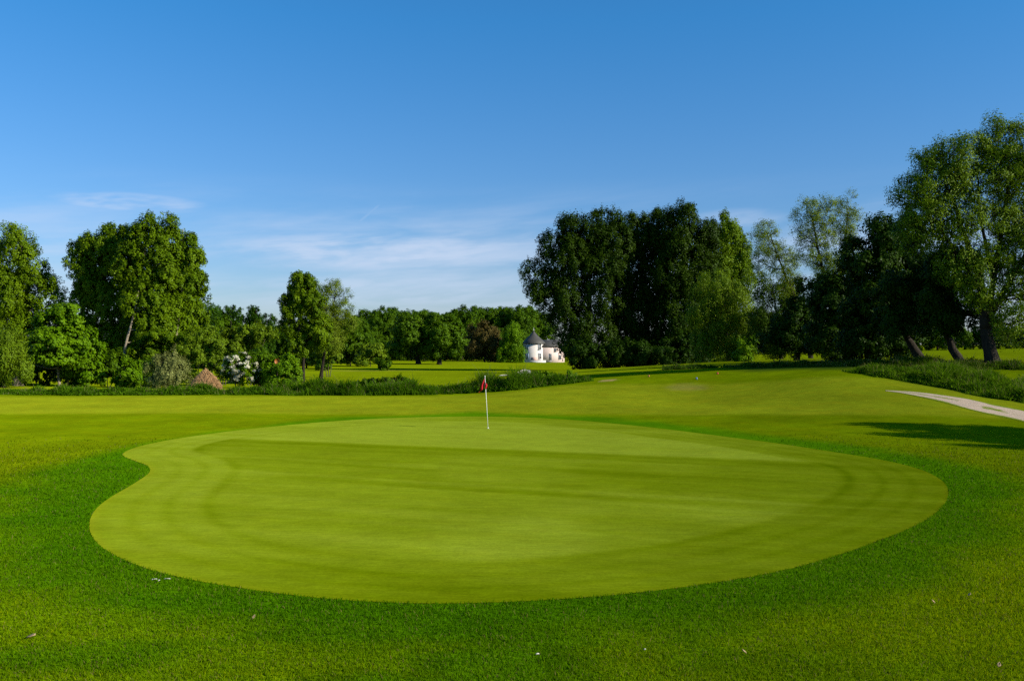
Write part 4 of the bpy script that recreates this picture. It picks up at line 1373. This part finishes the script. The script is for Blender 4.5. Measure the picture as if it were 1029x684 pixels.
# ------------------------------------------------------------------ flagstick
M['white_paint'] = simple_mat('white_paint', (0.78, 0.77, 0.70), 0.4, 0.05, spec=0.4)
M['flag_red'] = simple_mat('flag_cloth', (0.52, 0.015, 0.02), 0.7, 0.15, 5.0, translucent=0.25)
M['cup_dark'] = simple_mat('cup_lining', (0.5, 0.5, 0.48), 0.6, 0.1)
fx, fy = ground_hit(490.5, 430.5)
fz = z1(fx, fy)
flag = empty('flagstick', (fx, fy, fz), 'white flagstick with a limp red flag standing in the hole', 'flagstick')
topx = -3.2 / FPX * fy
H = 52.5 / FPX * fy
b = MB()
b.tube([(0, 0, -0.08), (topx * 0.5, 0, H * 0.5), (topx, 0, H)], [0.013, 0.012, 0.010], 10)
b.lathe([(0.017, -0.02), (0.017, 0.05), (0.013, 0.06)], 10)
b.build('pole', M['white_paint'], flag, smooth=True)
b = MB()
b.lathe([(0.0, H + 0.028), (0.018, H + 0.018), (0.02, H), (0.014, H - 0.02)], 10, (topx, 0, 0))
b.build('pole_cap', M['white_paint'], flag, smooth=True)
# the flag hangs in folds: top edge on the pole, cloth falling to both sides
nu, nv = 17, 22
FV = []
for a in range(nu):
    s_ = a / (nu - 1)
    for c_ in range(nv):
        t_ = c_ / (nv - 1)
        fold = math.sin(s_ * 9.0 + 0.6) * 0.045 * (0.35 + t_)
        xx_ = -0.014 - s_ * 0.23 * (0.42 + 0.75 * t_ ** 0.9) + 0.02 * math.sin(t_ * 5 + s_ * 4)
        zz_ = H - 0.015 - t_ * 0.46 - s_ * 0.30 * (0.9 - 0.12 * t_)
        FV.append((topx + xx_, fold - 0.01, zz_))
FF = [(a * nv + c_, a * nv + c_ + 1, (a + 1) * nv + c_ + 1, (a + 1) * nv + c_) for a in range(nu - 1) for c_ in range(nv - 1)]
b = MB()
b.add(FV, FF)
fo = b.build('flag', M['flag_red'], flag, smooth=True)
sol = fo.modifiers.new('thick', 'SOLIDIFY')
sol.thickness = 0.003
b = MB()
FV2 = []
for a in range(7):
    s_ = a / 6
    for c_ in range(10):
        t_ = c_ / 9
        FV2.append((topx + 0.014 + 0.085 * s_ * math.sin(math.pi * (0.15 + 0.8 * t_)) + 0.01 * math.sin(t_ * 7), -0.015 - 0.03 * math.sin(s_ * 4), H - 0.26 - t_ * 0.27 - s_ * 0.03))
b.add(FV2, [(a * 10 + c_, a * 10 + c_ + 1, (a + 1) * 10 + c_ + 1, (a + 1) * 10 + c_) for a in range(6) for c_ in range(9)])
ff = b.build('flag_fold', M['flag_red'], fo, smooth=True)
s2 = ff.modifiers.new('thick', 'SOLIDIFY')
s2.thickness = 0.003
b = MB()
b.lathe([(0.054, 0.009), (0.058, 0.011), (0.058, -0.1), (0.052, -0.1), (0.052, 0.009), (0.054, 0.009)], 20)
b.build('cup', M['cup_dark'], flag, smooth=True)

# ------------------------------------------------------------------ brown heap
def heap():
    D = 70.0
    X, Y, _ = px(206.5, 0, D)
    z = z1(X, Y)
    root = empty('stem_heap', (X, Y, z), 'brown conical heap of dry stems between the olive shrub and the blossom', 'heap')
    h = (HC + (VH - 371.0) * D / FPX) - z
    b = MB()
    n = 26
    prof = [(1.12, -0.2), (1.08, 0.25 * h), (0.80, .5 * h), (.42, .76 * h), (.13, .94 * h), (.01, h)]
    b.lathe(prof, n)
    core = b.build('core', simple_mat('dry_stem', (0.21, 0.115, 0.045), 0.95, 0.4, 9.0, bump=0.6), root)
    rs = np.random.default_rng(3)
    s_ = MB()
    for _ in range(900):
        a, t = rs.random() * 6.283, rs.random() ** 0.7
        r = np.interp((1 - t) * h, [p[1] for p in prof], [p[0] for p in prof]) + 0.03
        zc = (1 - t) * h
        p0 = np.array([r * math.cos(a), r * math.sin(a), zc])
        dv = np.array([-math.sin(a), math.cos(a), 0]) * rs.normal() * .6 + np.array([math.cos(a) * .75, math.sin(a) * .75, -0.9 + rs.normal() * .5])
        dv /= np.linalg.norm(dv)
        ln = 0.15 + .28 * rs.random()
        s_.tube([p0 - dv * ln / 2, p0 + dv * ln / 2 + np.array([math.cos(a), math.sin(a), 0]) * .05], [.018, .010], 4, cap=False)
    s_.build('stems', simple_mat('dry_stem_light', (0.34, 0.20, 0.085), 0.95, 0.55, 3.0), root)


heap()

# ------------------------------------------------------------------ tee markers, orange boards, specks on the grass
M['orange'] = simple_mat('orange_paint', (0.34, 0.11, 0.02), 0.5, 0.1)
M['redp'] = simple_mat('red_paint', (0.40, 0.04, 0.02), 0.5, 0.1)
M['bluep'] = simple_mat('blue_paint', (0.10, 0.16, 0.30), 0.5, 0.1)


def tee_marker(u, v, mat, label):
    X, Y = ground_hit(u, v)
    b = MB()
    b.lathe([(0.055, -0.02), (0.07, 0.02), (0.07, 0.06), (0.055, 0.105), (0.026, 0.128), (0.001, 0.134)], 16, (0, 0, 0))
    o = b.build('tee_marker', mat, smooth=True)
    o.location = (X, Y, z1(X, Y))
    tag(o, label, 'tee marker', 'tee markers on the mound')


tee_marker(652, 378.5, M['orange'], 'orange tee marker on the mound under the second dark poplar')
tee_marker(721, 375.8, M['redp'], 'red tee marker on the mound before the olive willow')
tee_marker(700, 381.0, M['bluep'], 'blue tee marker on the mound between the orange and red ones')


def marker_board(u, v, D, r, label):
    X, Y, zc = px(u, v, D)
    z = z1(X, Y)
    root = empty('marker_board', (X, Y, z), label, 'marker board')
    b = MB()
    b.tube([(0, 0.03, -0.1), (0, 0.03, zc - z)], [0.02, 0.02], 8)
    b.build('post', M['bark'], root)
    b = MB()
    an = 2 * math.pi * np.arange(20) / 20
    vs = [(r * math.cos(a), -0.02, zc - z + r * 1.1 * math.sin(a)) for a in an] + [(r * math.cos(a), 0.0, zc - z + r * 1.1 * math.sin(a)) for a in an]
    b.add(vs, [tuple(range(20)), tuple(range(39, 19, -1))] + [(i, (i + 1) % 20 + 0, (i + 1) % 20 + 20, i + 20) for i in range(20)])
    b.build('panel', M['orange'], root)


marker_board(278.5, 363.0, 73.2, 0.21, 'round orange board among the shrubs left of the dark double trunk')
marker_board(293.5, 357.0, 97, 0.2, 'smaller orange board against the dark double trunk')

M['feather'] = simple_mat('feather_white', (0.45, 0.43, 0.36), 0.8, 0.1)
# white feathers and small leaves lying on the grass
def feather(u, v, ln, rz, label):
    X, Y = ground_hit(u, v)
    n = 11
    vs, fs = [], []
    for i in range(n):
        t = i / (n - 1)
        w = 0.011 * math.sin(math.pi * min(1, t * 0.9 + 0.08)) ** 0.7
        zc = 0.024 + 0.006 * math.sin(math.pi * t)
        vs += [((t - .5) * ln, -w, zc - .008), ((t - .5) * ln, 0, zc), ((t - .5) * ln, w, zc - .008)]
    for i in range(n - 1):
        a = i * 3
        fs += [(a, a + 1, a + 4, a + 3), (a + 1, a + 2, a + 5, a + 4)]
    b = MB()
    b.add(vs, fs)
    o = b.build('feather', M['feather'])
    s = o.modifiers.new('thick', 'SOLIDIFY')
    s.thickness = 0.004
    o.location, o.rotation_euler.z = (X, Y, z1(X, Y)), rz
    tag(o, label, 'feather', 'white feathers on the grass')


for (u, v, ln, rz, lab) in ((155, 583.5, .08, .5, 'left end white feather lying at the front left rim of the green'),
                            (160, 584.2, .08, 1.6, 'middle white feather of the little cluster at the front left rim'),
                            (168, 582.8, .09, .1, 'right end white feather, the one nearest the green'),
                            (540, 659, .04, .4, 'small white feather on the rough at the bottom middle'),
                            (648, 654, .035, 1.0, 'tiny white feather on the rough right of the bottom middle')):
    feather(u, v, ln, rz, lab)
M['dry_leaf'] = simple_mat('dry_leaf', (0.34, 0.24, 0.12), 0.9, 0.2)


def dry_leaf(u, v, ln, rz, label):
    X, Y = ground_hit(u, v)
    vs, fs = [], []
    for i in range(8):
        t = i / 7
        w = ln * 0.32 * math.sin(math.pi * (0.06 + 0.9 * t))
        vs += [((t - .5) * ln, -w, .045 + .03 * t * t), ((t - .5) * ln, 0, .032 + .02 * t), ((t - .5) * ln, w, .042 + .035 * t)]
    for i in range(7):
        a = i * 3
        fs += [(a, a + 1, a + 4, a + 3), (a + 1, a + 2, a + 5, a + 4)]
    b = MB()
    b.add(vs, fs)
    o = b.build('fallen_leaf', M['dry_leaf'])
    s = o.modifiers.new('thick', 'SOLIDIFY')
    s.thickness = 0.003
    o.location, o.rotation_euler.z = (X, Y, z1(X, Y)), rz
    tag(o, label, 'leaf', 'fallen leaves on the rough')


for (u, v, ln, rz, lab) in ((31, 643, .10, .3, 'brown fallen leaf on the rough at the bottom left'),
                            (255, 624, .05, 1.2, 'tiny brown fallen leaf on the rough below the front left of the green'),
                            (938, 608, .05, 2.0, 'brown fallen leaf left of its neighbour on the right rough'),
                            (974, 601, .05, .2, 'dark brown fallen leaf on the right rough, right of its neighbour'),
                            (1004, 673, .06, .9, 'pale fallen leaf in the bottom right corner'),
                            (748, 659, .05, 2.4, 'pale brown fallen leaf on the rough at the bottom right of the middle')):
    dry_leaf(u, v, ln, rz, lab)
